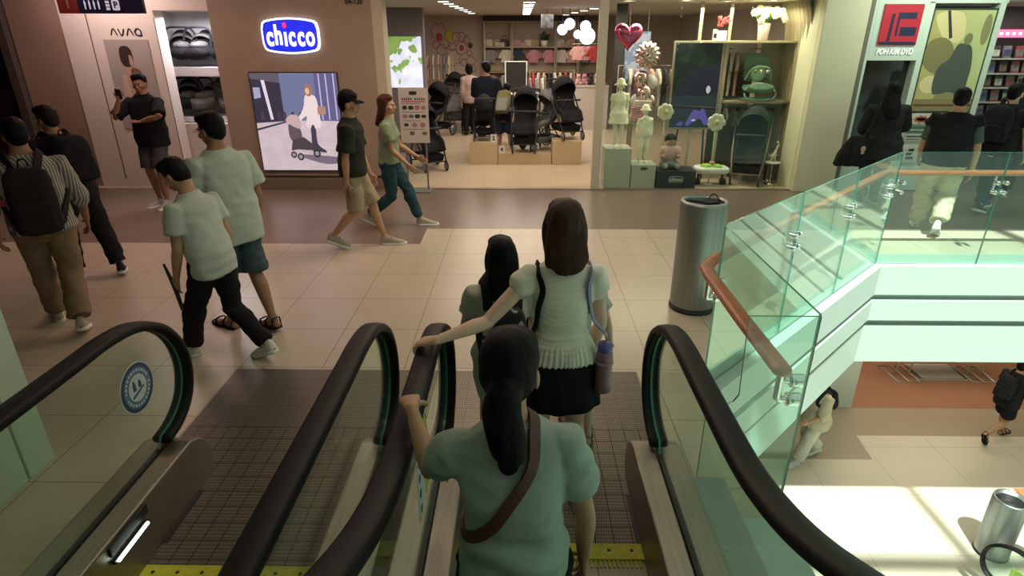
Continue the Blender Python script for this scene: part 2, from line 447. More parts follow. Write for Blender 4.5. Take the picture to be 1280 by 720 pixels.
        hv=max(.0065,voxel*.7)
        hmsh=remesh(m,hv,3,fn=lambda p,nn:noise.noise(V((p.x*45,p.y*45,p.z*3+seed)))*.0022+noise.noise(V((p.x*20,p.y*20,p.z*3+seed)))*.004)
        ho=obj('hair',hmsh,hm,o)
        if kd=='ponytail':
            q=MB(); q.tube([Hd(0,-.058,.058),Hd(0,-.070,.045)],[.017*hk,.017*hk],14); obj('hair_tie',q,mat('hair_tie',(.02,.02,.025),.8),ho)
    # ---- top
    if top:
        off=top.get('off',.008); hem=top.get('hem',.47); lo=top.get('loose',.6); tm=top['mat']; m=MB()
        wm=max(S(z)[0] for z in (.70,.74,.76)); dm=max(S(z)[1] for z in (.70,.74,.76))
        zs=[hem]+[z for z in (.49,.53,.585,.64,.69,.73,.77,.80,.822,.838,.848) if z>hem+.01]
        R=[]
        def shirt(z):
            a,b=S(z)
            if z<.75: a=max(a,a*(1-lo)+wm*lo); b=max(b,b*(1-lo)+dm*lo)
            k_=1.0 if z<.82 else .5; hp=.007*max(0,min(1,(.62-z)/.04)); a+=off*k_+hp; b+=off*k_+hp
            if z<.60 and belly: b+=belly*.6
            if .56<z<.72 and belly: b+=belly
            if top.get('peplum') and z<.62: a+=.012; b+=.010
            return a,b
        B.shirt=shirt
        for z in zs:
            a,b=S(z)
            if z<.75: a=max(a,a*(1-lo)+wm*lo); b=max(b,b*(1-lo)+dm*lo)
            k_=1.0 if z<.82 else .5; hp=.007*max(0,min(1,(.62-z)/.04)); a+=off*k_+hp; b+=off*k_+hp
            if z<.60 and belly: b+=belly*.6
            if .56<z<.72 and belly: b+=belly
            fl=top.get('flare',0)*max(0,(.60-z)/.12); a+=fl; b+=fl
            if top.get('peplum') and z<.62: a+=.012*(.62-z)/.1*1.0; b+=.010
            R.append(ringat(z,a,b))
        m.rings(R)
        sl=top.get('sleeve',.55)
        for i in (0,1):
            a,e_,wv=B.arm[i]; sr=(off*.9+.002)*H; q=am
            inn=T((-1,1)[i]*.062*w,0,.795)
            if sl<=1:
                en=a.lerp(e_,sl); fl=top.get('sflare',.006)*H
                m.tube([inn,a,a.lerp(e_,sl*.5),en],[.024*H*q+sr*.5,.0295*H*q+sr,.030*H*q+sr+fl*.4,.0285*H*q+sr+fl],18)
                if top.get('puff'): m.ell(a.lerp(e_,.20),(.037*H,.040*H,.042*H))
            else:
                t=sl-1; en=e_.lerp(wv,t)
                m.tube([inn,a,a.lerp(e_,.5),e_,e_.lerp(wv,t*.5),en],[.024*H*q+sr*.5,.0295*H*q+sr,.029*H*q+sr,.027*H*q+sr,.0235*H*q+sr,.019*H*q+sr],18)
        fa=top.get('fold',.008); 
        fn=top.get('fn')
        tmsh=remesh(m,voxel,3,amp=fa*1.6,freq=top.get('freq',(5,7,9)),seed=seed+3,fn=(lambda p,nn:fn(p,nn,B)) if fn else None)
        B.top=obj(top.get('name','shirt'),tmsh,tm,o); B.topoff=off
        if top.get('collar'):
            q=MB(); c=[]; 
            for j in range(15):
                t=-PI/2-(j-7)/7*PI*.82; c.append(T(.043*w*math.cos(t),.005+.044*math.sin(t),.850+(.006 if abs(j-7)<5 else -.012)))
            q.tube(c,[(.004*H,.011*H)]*15,8,up=(0,1,0)); obj('collar',q,top['collar'],B.top)
    # ---- bottom
    if bottom:
        bmz=bottom; off=bottom.get('off',.007); m=MB(); kd=bottom['kind']; tm=bottom['mat']; wz=bottom.get('waist',.60)
        if kd in('trousers','shorts'):
            m.rings([ringat(z,S(z)[0]+min(off,.004),S(z)[1]+min(off,.004),n=24) for z in (.468,.49,.52,.55,.58,wz)])
            for i in (0,1):
                h,k_,an=B.leg[i][:3]; q=w**.5; o1=off*H; fl=bottom.get('flare',.006)*H
                ln=bottom.get('len',1.90)   # 1 = knee, 2 = ankle
                bk=V((0,-1,0))
                if ln<=1:
                    m.tube([h+V((0,0,.02*H)),h.lerp(k_,.3),h.lerp(k_,ln*.7),h.lerp(k_,ln)],[.055*H*q+o1,.052*H*q+o1,.044*H*q+o1+fl*.6,.040*H*q+o1+fl],20)
                else:
                    t=ln-1; P=[h+V((0,0,.02*H)),h.lerp(k_,.3),h.lerp(k_,.7),k_]; Q=[.055*H*q+o1,.052*H*q+o1,.042*H*q+o1,.036*H*q+o1+fl*.3]
                    for u,rr_ in ((.3,.0355),(.62,.031),(1,.027)):
                        P.append(k_.lerp(an,t*u)+bk*.006*H*(1-u)); Q.append(rr_*H*q+o1+fl*u)
                    m.tube(P,Q,20)
            ms=remesh(m,voxel,3,amp=bottom.get('fold',.011)*1.3,freq=(7,7,10),seed=seed+11)
            B.bot=obj('trousers' if kd=='trousers' else 'shorts',ms,tm,o)
        else:
            ln=bottom.get('len',.33); n=64; R=[]; R2=[]
            zs=[wz-(wz-ln)*k/9 for k in range(10)]
            for z in zs:
                u=(wz-z)/(wz-ln); a,b=S(max(z,.53)); a+=off+bottom.get('flare',.02)*u; b+=off+bottom.get('flare',.02)*u*.8
                r=[]
                for j in range(n):
                    t=2*PI*j/n; wv=1+bottom.get('pleat',.05)*u*math.sin(t*bottom.get('np',11)+1.3*math.sin(t*3))
                    r.append(hipc+V((a*H*wv*math.cos(t),b*H*wv*math.sin(t),(z-.525)*H)))
                R.append(r)
            m.rings(R,True); B.bot=obj('skirt',m,tm,o)
    # ---- shoes
    if shoes:
        kd=shoes['kind']
        for i in (0,1):
            heel,fd,up=B.leg[i][3:6]; an=B.leg[i][2]; sd=fd.cross(up).normalized(); Lf=.166*H
            def F(y,x,z): return heel+fd*(y*Lf)+sd*(x*Lf)+up*(z*Lf)
            outl=[(-.06,.0),(-.04,.12),(.12,.155),(.35,.14),(.62,.185),(.80,.165),(.94,.09),(.98,0),(.94,-.09),(.80,-.15),(.62,-.175),(.35,-.13),(.12,-.15),(-.04,-.12)]
            st=.10 if kd!='sandal' else .075
            P=[(y,x) for y,x in outl]
            q=MB(); q.rings([[F(y,x,-.02) for y,x in P],[F(y,x*1.04,.02) for y,x in P],[F(y,x*1.02,st) for y,x in P]],smooth=True)
            if kd=='sandal':
                so=obj('sandal',q,shoes['mat'],o)
                for y in shoes.get('straps',(.32,.62)):
                    q=MB(); q.tube([F(y,-.17,.06),F(y+.02,-.14,.22),F(y+.03,0,.30 if y<.5 else .24),F(y+.02,.14,.22),F(y,.17,.06)],[(.035*Lf,.018*Lf)]*5,8,up=up)
                    obj('strap',q,shoes.get('trim',shoes['mat']),so)
                q=MB(); q.tube([F(.05,-.15,.06),F(-.03,-.1,.3),F(-.08,0,.33),F(-.03,.1,.3),F(.05,.15,.06)],[(.025*Lf,.016*Lf)]*5,8,up=up)
                obj('strap',q,shoes.get('trim',shoes['mat']),so)
            else:
                q2=MB(); 
                prof=[(-.07,.11,.36),(.03,.145,.44),(.18,.15,.44),(.32,.135,.36),(.48,.15,.28),(.65,.165,.22),(.80,.15,.185),(.92,.095,.14)]
                R=[]
                for y,wd,hh in prof:
                    r=[]
                    for j in range(14):
                        t=2*PI*j/14; c,s_=math.cos(t),math.sin(t); r.append(F(y,wd*c,.09+(hh-.09)*max(0,s_)**.7 if s_>0 else .06+.02*s_))
                    R.append(r)
                q2.rings(R); so=obj('shoe',q2,shoes['mat'],o,sub=1)
                obj('sole',q,shoes.get('sole',mat('white_rubber',(.65,.65,.62),.6)),so)
                q=MB()
                for y in (.38,.46,.54):
                    q.tube([F(y,-.09,.28-(y-.38)*.5),F(y+.02,0,.40-(y-.3)*.75),F(y,.09,.28-(y-.38)*.5)],[.012*Lf]*3,6,up=up)
                obj('laces',q,shoes.get('lace',mat('lace_white',(.6,.6,.58),.8)),so)
    return B
def surf(B,z,ang,off=.0):
    """point + outward normal on the torso clothing at height fraction z, angle (0=right, 90=front, -90=back)"""
    a,b=B.shirt(z) if hasattr(B,'shirt') else B.S(z); a+=off; b+=off; t=rad(ang)
    e=2.25; c,s=math.cos(t),math.sin(t)
    p=B.T(a*math.copysign(abs(c)**(2/e),c),b*math.copysign(abs(s)**(2/e),s),z)
    return p
def ribbon(mb,pts,w,th,center):
    """flat strap: wide side lies tangent to the body around center(p)"""
    P=cr(pts,5); m=len(P); R=[]
    for i,p in enumerate(P):
        t=(P[min(i+1,m-1)]-P[max(i-1,0)]).normalized(); nrm=(p-center(p)); nrm=(nrm-t*nrm.dot(t)).normalized(); s=t.cross(nrm)
        R.append([p+s*w+nrm*th,p-s*w+nrm*th,p-s*w-nrm*th,p+s*w-nrm*th])
    mb.rings(R,smooth=False)
def backpack(B,label,cm,w=.15,h=.42,d=.09,zc=.70,trim=None,group=None,front=True,strapw=.026):
    H=B.H; t=thing('backpack',label,'backpack',B.loc,B.rot,group)
    off=getattr(B,'topoff',.008)
    m=MB()
    def BP(x,y,z): # x metres, y outward from back metres, z metres rel
        zz=zc+z/H; return B.T(x/H,-(B.S(min(.78,max(.6,zc)))[1]+off)-.004-y/H,zz)
    R=[]
    for u,(sx,dd) in zip((-1,-.93,-.75,-.3,.2,.6,.85,.96,1),((.62,.55),(.9,.9),(1,1.05),(1,1.08),(1,1),(.96,.88),(.85,.66),(.66,.42),(.4,.25))):
        r=[]
        for j in range(20):
            a=2*PI*j/20; c,s=math.cos(a),math.sin(a)
            r.append(BP(w*sx*math.copysign(abs(c)**.7,c),(d+d*dd*math.copysign(abs(s)**.7,s))*1.0,u*h/2))
        R.append(r)
    m.rings(R); ms=remesh(m,.009,2,amp=.006,freq=(9,9,9),seed=4)
    bag=obj('bag_body',ms,cm,t)
    m=MB(); R=[]
    for u,sx in zip((-.9,-.8,-.2,-.1),(.7,.8,.8,.7)):
        R.append([BP(w*.78*sx/.8*math.copysign(abs(math.cos(2*PI*j/16))**.6,math.cos(2*PI*j/16)),d*2.1+.028*math.sin(2*PI*j/16),u*h/2) for j in range(16)])
    m.rings(R); obj('front_pocket',remesh(m,.008,2),trim or cm,t)
    m=MB(); m.tube(cr([BP(-.03,d*.3,h/2),BP(-.02,d*.3,h/2+.05),BP(.02,d*.3,h/2+.05),BP(.03,d*.3,h/2)],4),.007,8); obj('top_handle',m,trim or cm,t)
    c=lambda p:B.T(0,0,min(.80,max(.55,(p.z/H))))
    for s in (-1,1):
        m=MB(); x=.062*s
        pts=[BP(.07*s,.01,h/2-.03),B.T(x,-.045,.838),B.T(x*1.05,0,.853),B.T(x*1.1,.045,.83),B.T(x*1.2,B.S(.76)[1]+off+.006,.76),surf(B,.70,90-s*62,.006),surf(B,.66,90-s*95,.008),BP(w*.9*s,.02,-h/2+.05)]
        ribbon(m,pts,strapw,.006,c); obj('shoulder_strap',m,trim or cm,t)
    return t
# ------------------------------------------------------------------ the building
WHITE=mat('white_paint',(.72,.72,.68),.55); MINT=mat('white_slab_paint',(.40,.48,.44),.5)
BLACK=mat('black_plastic',(.012,.012,.014),.45); RUB=mat('handrail_rubber',(.007,.007,.008),.55,spec=.22)
STEEL=mat('brushed_steel',(.34,.31,.27),.42,1.,var=.12,vscale=3,aniso=(20,1,1)); CHROME=mat('chrome',(.7,.72,.72),.18,1.)
DSTEEL=mat('dark_steel',(.16,.15,.14),.35,1.)
GEDGE=mat('glass_edge',(.05,.22,.16),.2,spec=.8)
GLASS=glass_mat('clear_glass',(.86,.97,.92)); GREENG=glass_mat('green_glass',(.90,.975,.94),haze=.012,fac_scale=.7); SHOPG=glass_mat('shop_glass',(.94,.98,.95),fac_scale=.45)
WOOD=mat('handrail_wood',(.30,.085,.028),.4,var=.25,vscale=12,aniso=(1,1,6))
YEL=mat('comb_yellow',(.50,.46,.03),.5,var=.15,vscale=40)
def floor_tex(nt,co):
    q=NT(nt,co); ix=q.line(q.x,.5875,.06-.293,.006); iy=q.line(q.y,.605,4.025-.3025,.006)
    j=q.m('MAXIMUM',ix,iy)
    stripL=q.m('MULTIPLY',q.m('GREATER_THAN',q.y,6.46),q.m('LESS_THAN',q.x,-1.135)); stripR=q.m('MULTIPLY',q.m('GREATER_THAN',q.y,7.05),q.m('GREATER_THAN',q.x,-1.14))
    st=q.m('MULTIPLY',q.m('MAXIMUM',stripL,stripR),q.m('LESS_THAN',q.y,9.08))
    cell=q.white(q.comb(q.m('FLOOR',q.m('DIVIDE',q.m('SUBTRACT',q.x,.06),.5875)),q.m('FLOOR',q.m('DIVIDE',q.m('SUBTRACT',q.y,4.025),.605)),0.))
    n=q.noise(2.2,5)
    a=q.mix(q.m('MULTIPLY_ADD',cell,.5,q.m('MULTIPLY',n,.5)),(.44,.37,.29),(.52,.45,.36))
    b=q.mix(n,(.155,.115,.09),(.21,.16,.125))
    c=q.mix(st,a,b); c=q.mix(q.m('MULTIPLY',j,q.m('SUBTRACT',.8,q.m('MULTIPLY',st,.6))),c,(.10,.075,.06))
    return c
FLOOR=tex_mat('floor_tiles',floor_tex,.28)
FPOLY=[(-12,-6),(-2.05,-6),(-2.05,1.9),(.95,1.9),(.95,2.31),(1.235,2.31),(1.235,3.635),(3.815,6.22),(14,6.22),(14,18.8),(-12,18.8)]
m=MB(); m.prism(FPOLY,'z',-.2,0); struct('floor',m,FLOOR)
# deep slab edge in stepped bands round the atrium, swept along the void
edge=[V((1.24,1.2,0)),V((1.24,3.63,0)),V((3.82,6.21,0)),V((14,6.21,0))]
def offs(path,d):
    o=[]
    for i,p in enumerate(path):
        a=(p-path[i-1]).normalized() if i else (path[1]-p).normalized(); b=(path[i+1]-p).normalized() if i<len(path)-1 else a
        na,nb=V((a.y,-a.x,0)),V((b.y,-b.x,0)); n=(na+nb).normalized(); o.append(p+n*(d/max(.3,n.dot(na))))
    return o
prof=[(-.3,-.001),(0.0,-.001),(.0,-.10),(.13,-.10),(.13,-.43),(.05,-.435),(.05,-.50),(.13,-.505),(.13,-.74),(.03,-.745),(.03,-.82),(.10,-.825),(.10,-1.28),(-.3,-1.28)]
m=MB(); m.smooth=False
cols=[[V((p.x,p.y,z)) for d,z in prof for p in [offs(edge,d)[i]]] for i in range(len(edge))]
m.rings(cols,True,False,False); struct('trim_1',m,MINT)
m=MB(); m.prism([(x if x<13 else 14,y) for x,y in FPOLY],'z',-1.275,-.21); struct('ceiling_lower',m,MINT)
# lower level
def low_tex(nt,co):
    q=NT(nt,co); j=q.m('MAXIMUM',q.line(q.x,1.2,.1,.012),q.line(q.y,1.2,.35,.012)); n=q.noise(1.5,4)
    a=q.mix(n,(.50,.45,.36),(.58,.53,.43)); t=q.mix(n,(.26,.21,.15),(.31,.26,.19)); r=q.mix(n,(.24,.115,.065),(.30,.15,.09))
    s1=q.m('GREATER_THAN',q.y,9.07); s1=q.m('MAXIMUM',s1,q.m('MULTIPLY',q.m('LESS_THAN',q.m('ADD',q.x,q.m('MULTIPLY',q.y,-.1)),5.2),q.m('GREATER_THAN',q.y,8.4)))
    c=q.mix(s1,a,t); c=q.mix(q.m('GREATER_THAN',q.y,9.95),c,r)
    return q.mix(q.m('MULTIPLY',j,.45),c,(.2,.17,.13))
m=MB(); m.box(-6,20,-8,16,-4.7,0-4.5); struct('floor_lower',m,tex_mat('lower_floor_tiles',low_tex,.35))
LW=mat('lower_wall',(.30,.20,.13),.7,var=.1)
m=MB(); m.box(-6,20,13.2,13.4,-4.5,-1.28); struct('wall_lower_back',m,LW)
m=MB(); m.box(3.0,6.45,9.95,10.3,-4.5,-1.28); struct('wall_lower_shop',m,mat('lower_shop_wall',(.50,.53,.46),.6))
m=MB(); m.box(-6.2,-6,-8,13.2,-4.5,-1.28); struct('wall_lower_left',m,MINT)
m=MB(); m.box(14,14.2,-8,17,-4.5,-.2); struct('wall_right',m,MINT)
m=MB()
for y_ in range(-8,9,2): m.box(14,14.1,y_,y_+.08,-.2,3.3)
m.box(14,14.1,-8,8.2,3.1,3.3); struct('trim_added_window_frames',m,WHITE)  # unseen window wall, added open so the railing glass mirrors bright sky
m=MB(); m.box(14,14.2,8.1,17,-.2,3.3); struct('wall_right_far',m,MINT)
# corridor ceiling
CEIL=mat('corridor_ceiling',(.55,.50,.45),.8)
m=MB(); m.prism([(-12,-6),(1.3,-6),(1.3,2.75),(3.75,5.45),(14,5.45),(14,9.2),(-12,9.2)],'z',3.3,3.45); struct('ceiling',m,CEIL)
# front walls
TAUPE=mat('taupe_plaster',(.33,.25,.19),.75,var=.05,vscale=2); BRN=mat('brown_plaster',(.30,.19,.145),.75,var=.08,vscale=1.5)
PALE=mat('pale_jamb',(.50,.44,.34),.6); CREAM=mat('cream_column_paint',(.68,.67,.48),.6,var=.03,vscale=2)
m=MB(); m.box(-7.28,-6.52,9.22,9.5,0,3.3); m.box(-12,-7.28,9.22,9.5,2.7,3.3); m.box(-12,-8.6,9.22,9.5,0,2.7); struct('wall_left_front',m,BRN)
m=MB(); m.box(-7.42,-7.30,9.12,9.24,0,2.7); struct('trim_2',m,mat('dark_frame',(.07,.05,.045),.5))
m=MB(); m.box(-8.6,-7.42,9.4,9.46,0,2.7); struct('doorway_shade_1',m,mat('doorway_shade_black',(.012,.01,.01),.6))  # near-black sheet painted for the shade inside the open doorway
m=MB(); m.box(-12.2,-12,-6,9.5,0,3.3); struct('wall_left',m,BRN)
m=MB(); m.box(-12,14,-6.2,-6,0,3.3); struct('wall_camera_side',m,BRN)
NW=mat('shopfront_white',(.66,.58,.53),.5)
m=MB(); m.box(-6.52,-5.17,9.2,9.45,0,3.3); struct('wall_poster_bay',m,NW,bevel=.004)
m=MB(); m.box(-6.14,-6.125,9.195,9.2,.12,3.2); m.box(-5.18,-5.17,9.195,9.2,0,2.4); struct('trim_3',m,mat('shadow_groove',(.12,.09,.08),.8))
m=MB(); m.box(-5.17,-4.34,9.2,9.45,2.50,3.3); struct('wall_header_left',m,NW)
m=MB(); m.box(-4.34,-2.07,9.1,9.6,.2,3.3); m.box(-4.30,-2.11,9.15,9.55,0,.2); struct('wall_chicco',m,TAUPE)
m=MB(); m.box(-4.36,-2.05,9.04,9.12,0,.16); struct('baseboard_front',m,mat('plinth',(.20,.15,.115),.5),bevel=.004)
m=MB(); m.box(-2.07,-1.93,9.1,9.42,0,3.3); struct('wall_shop_left',m,PALE)
m=MB(); m.box(-1.93,4.1,9.1,9.3,2.66,3.3); struct('wall_header',m,TAUPE)
# shop shell
SC=mat('shop_ceiling',(.42,.37,.31),.8); SW=mat('shop_wall',(.42,.35,.29),.7)
m=MB(); m.box(-5.2,5,9.3,18.6,2.64,2.74); struct('ceiling_shop',m,SC)
def shopfloor(nt,co):
    q=NT(nt,co); j=q.m('MAXIMUM',q.line(q.x,.6,0,.006),q.line(q.y,.6,.12,.006)); n=q.noise(1.6,3)
    return q.mix(q.m('MULTIPLY',j,.35),q.mix(n,(.52,.41,.29),(.60,.49,.36)),(.25,.18,.12))
m=MB(); m.box(-5.2,4.15,9.1,18.2,0,.006); struct('floor_shop',m,tex_mat('shop_floor_tiles',shopfloor,.22))
m=MB(); m.box(-5.2,5,18.1,18.3,0,2.7); struct('wall_back',m,SW)
m=MB(); m.box(-4.2,-1.82,12.1,12.3,0,2.7); struct('wall_shop_inner',m,mat('mauve_wall',(.18,.15,.16),.7))
m=MB(); m.box(-3.6,-3.5,12.3,18.1,0,2.7); struct('wall_shop_side',m,SW)
m=MB(); m.box(4.35,4.5,9.3,18.1,0,2.7); struct('wall_shop_right',m,SW)
m=MB(); m.box(1.08,1.2,9.06,9.2,0,2.66); struct('trim_4',m,mat('door_post',(.50,.46,.36),.5),bevel=.006)
m=MB(); m.box(-1.93,4.12,9.06,9.14,-.001,.012); struct('trim_5',m,mat('threshold',(.30,.24,.18),.4,.6))
m=MB(); m.box(4.10,4.70,8.98,9.6,0,3.3); struct('column_cream',m,CREAM,bevel=.01)
m=MB(); m.box(4.70,4.80,9.06,9.6,0,3.3); struct('trim_6',m,mat('grey_strip',(.16,.15,.11),.6))
m=MB(); m.box(4.70,14,9.05,17,-.01,.004); struct('floor_dvd_shop',m,mat('dvd_shop_floor',(.10,.09,.08),.5))
for i,(a,b) in enumerate(((1.2,2.19),(2.2,3.16),(3.17,4.1))):
    m=MB(); m.box(a,b,9.09,9.102,.012,2.66); struct('window_%d'%(i+1),m,SHOPG)
# DVD shop facade
DF=mat('dvd_facade',(.60,.72,.62),.45)
m=MB()
for b in ((4.80,4.87,0,3.3),(5.56,5.64,0,2.6),(4.87,5.56,1.85,3.3),(4.87,5.56,0,.75),(5.56,6.62,2.58,3.3),(6.52,6.60,0,2.58),(6.62,14,2.62,3.3),(5.64,6.52,0,.35)): m.box(b[0],b[1],9.12,9.3,b[2],b[3])
struct('wall_dvd_front',m,DF,bevel=.004)
m=MB(); m.box(4.87,5.56,9.26,9.3,.75,1.85); struct('window_4',m,mat('dark_window_glass',(.015,.02,.018),.08,spec=.8))
m=MB(); m.box(6.60,14,11.5,11.7,0,2.7); m.box(4.8,4.9,9.3,11.5,0,2.7); struct('wall_dvd_back',m,mat('dvd_wall',(.05,.05,.045),.7))
m=MB(); m.box(4.8,14,9.3,11.7,2.6,2.66); struct('ceiling_dvd',m,SC)
# pale column left of the escalators
m=MB(); m.box(-3.6,-2.62,-1.5,2.525,-.2,3.3); m.box(-3.6,-2.62,2.54,2.72,-.2,3.3); m.box(-3.6,-2.635,2.5,2.56,0,3.3); struct('column_pale',m,mat('pale_green_panel',(.50,.60,.48),.45),bevel=.006)

# ------------------------------------------------------------------ railing round the void
SIDEG=glass_mat('side_green_glass',(.88,.965,.92),haze=.05,fac_scale=.15)  # pale diffuse haze painted in for daylight glare on the side pane
GLAREG=glass_mat('painted_glare_glass',(.89,.97,.93),haze=.06,fac_scale=1.2)  # diffuse haze stands in for bright atrium reflections on the slanting panes
def panel(p,q,z0,z1,label,G=None):
    a,b=V(p),V(q); d=(b-a).normalized(); n=V((-d.y,d.x,0))*.006
    m=MB(); a3=[a+n,b+n,b-n,a-n]; vs=[(v.x,v.y,z) for z in (z0,z1) for v in a3]
    m.add(vs,[(0,1,5,4),(2,3,7,6)],False); m.cur=1; m.add(vs,[(0,3,2,1),(4,5,6,7),(1,2,6,5),(0,4,7,3)],False)
    return tag(obj('glass_railing_panel',m,[G or GREENG,GEDGE]),label,'glass panel',None)
P1,P2,P3=V((1.28,3.63,0)),V((3.85,6.17,0)),V((1.28,2.31,0))
panel(P3+V((0,.02,0)),P1-V((0,.01,0)),-.1,1.1,'glass railing panel right of the steel bin, behind the thick wooden handrail',SIDEG)
d=P2-P1
L3=['glass railing panel of the slanting run, next to the steel bin','middle glass railing panel of the slanting run','glass railing panel of the slanting run, in front of the woman in black']
for i in range(3): panel(P1+d*(i/3+.003),P1+d*((i+1)/3-.003),-.1,1.1,L3[i],GLAREG)
L4=['glass railing panel in front of the man in cream trousers','glass railing panel in front of the person in jeans at the right edge','glass railing panel beyond the right edge of the photo']
for i in range(3): panel((3.86+i*1.08,6.17,0),(4.93+i*1.08,6.17,0),-.1,1.1,L4[i])
m=MB(); poly=[(1.275,-.13),(.85,-.13),(.85,.60),(.865,.63),(.93,.655),(.965,.675),(.985,.71),(.97,1.1),(1.275,1.1)]
m.cur=0; m.smooth=False
n=len(poly); vs=[(x,2.304,z) for x,z in poly]+[(x,2.316,z) for x,z in poly]
m.add(vs,[tuple(range(n)),tuple(range(n,2*n))[::-1]],False); m.cur=1; m.add(vs,[(i,(i+1)%n,n+(i+1)%n,n+i) for i in range(n)],False)
tag(obj('glass_end_panel',m,[GREENG,GEDGE]),'narrow notched glass end panel closing the gap beside the right escalator','glass panel')
hr=thing('wooden_handrail','reddish brown wooden handrail with chrome brackets along the glass railing','handrail',(0,0,0))
path=[V((1.185,2.37,.80)),V((1.185,2.9,.80)),V((1.185,3.5,.81)),V((1.20,3.64,.81)),V((1.28,3.76,.815)),V((2.4,4.88,.84)),V((3.70,6.18,.87)),V((3.80,6.25,.87)),V((3.92,6.27,.87)),V((6.9,6.27,.87))]
m=MB(); m.tube(path,[(.046,.030)]*len(path),20,round_end=True); obj('rail',m,WOOD,hr)
def bracket(gp,rp,pair=True,k=1.0):
    gp,rp=V(gp),V(rp); dn=(rp-gp).normalized(); t=V((-dn.y,dn.x,0)); m=MB()
    for z in (0,-.10):
        for s in ((-1,1) if pair else (0,)):
            m.tube([gp+V((0,0,z))-dn*.03+t*s*.045,gp+V((0,0,z))+dn*.035+t*s*.045],.022*k,14)
    for z in (0,-.10): m.tube([gp+dn*.02+V((0,0,z)),rp+V((0,0,z))],.011*k,10)
    m.tube([rp+V((0,0,-.10)),rp+V((0,0,.055))],.013*k,10)
    obj('bracket',remesh(m,.005,1),CHROME,hr)
for g,r in (((1.28,2.40,.73),(1.20,2.40,.73)),((1.28,3.58,.73),(1.20,3.56,.73))): bracket(g,r,False,1.5)
for k,s in ((1/3,1),(2/3,1),(.97,1)):
    g=P1+d*k+V((0,0,.77)); bracket(g,g+V((-.06,.06,0)))
for x in (4.935,6.015): bracket((x,6.17,.79),(x,6.26,.79))
for x in (3.93,): bracket((x,6.17,.79),(x,6.26,.79),False)

# ------------------------------------------------------------------ escalators
def rise(y,up):
    if not up: return 0
    if y>=1.6: return 0
    if y>=.88: return .4*(1.6-y)**2
    return .4*.72**2+.577*(.88-y)
def ribs(nt,co):
    q=NT(nt,co); g=q.line(q.x,.0096,0,.0045); c=q.mix(g,(.20,.19,.18),(.02,.02,.02)); return c,q.m('MULTIPLY',g,-.3)
TREAD=tex_mat('step_tread',ribs,.4,.8)
def plate_tex(nt,co):
    q=NT(nt,co)
    f=q.m('MAXIMUM',q.line(q.x,.011,0,.0042),q.line(q.y,.022,0,.006)); big=q.m('MAXIMUM',q.line(q.x,.088,.01,.007),q.line(q.y,.11,.03,.006))
    near=q.m('LESS_THAN',q.y,3.02); n=q.noise(3,5)
    c=q.mix(n,(.19,.165,.135),(.25,.215,.175)); c=q.mix(q.m('MULTIPLY',f,.75),c,(.03,.026,.024)); c=q.mix(q.m('MULTIPLY',big,q.m('MULTIPLY_ADD',near,.55,.25)),c,(.012,.011,.010)); c=q.mix(q.m('MULTIPLY',q.m('GREATER_THAN',q.m('MULTIPLY_ADD',n,.7,q.m('MULTIPLY',q.y,.33)),1.42),.0),c,(.05,.04,.035))
    return c,q.m('MULTIPLY',q.m('MAXIMUM',f,big),-1)
PLATE=tex_mat('landing_plate',plate_tex,.42,.55)
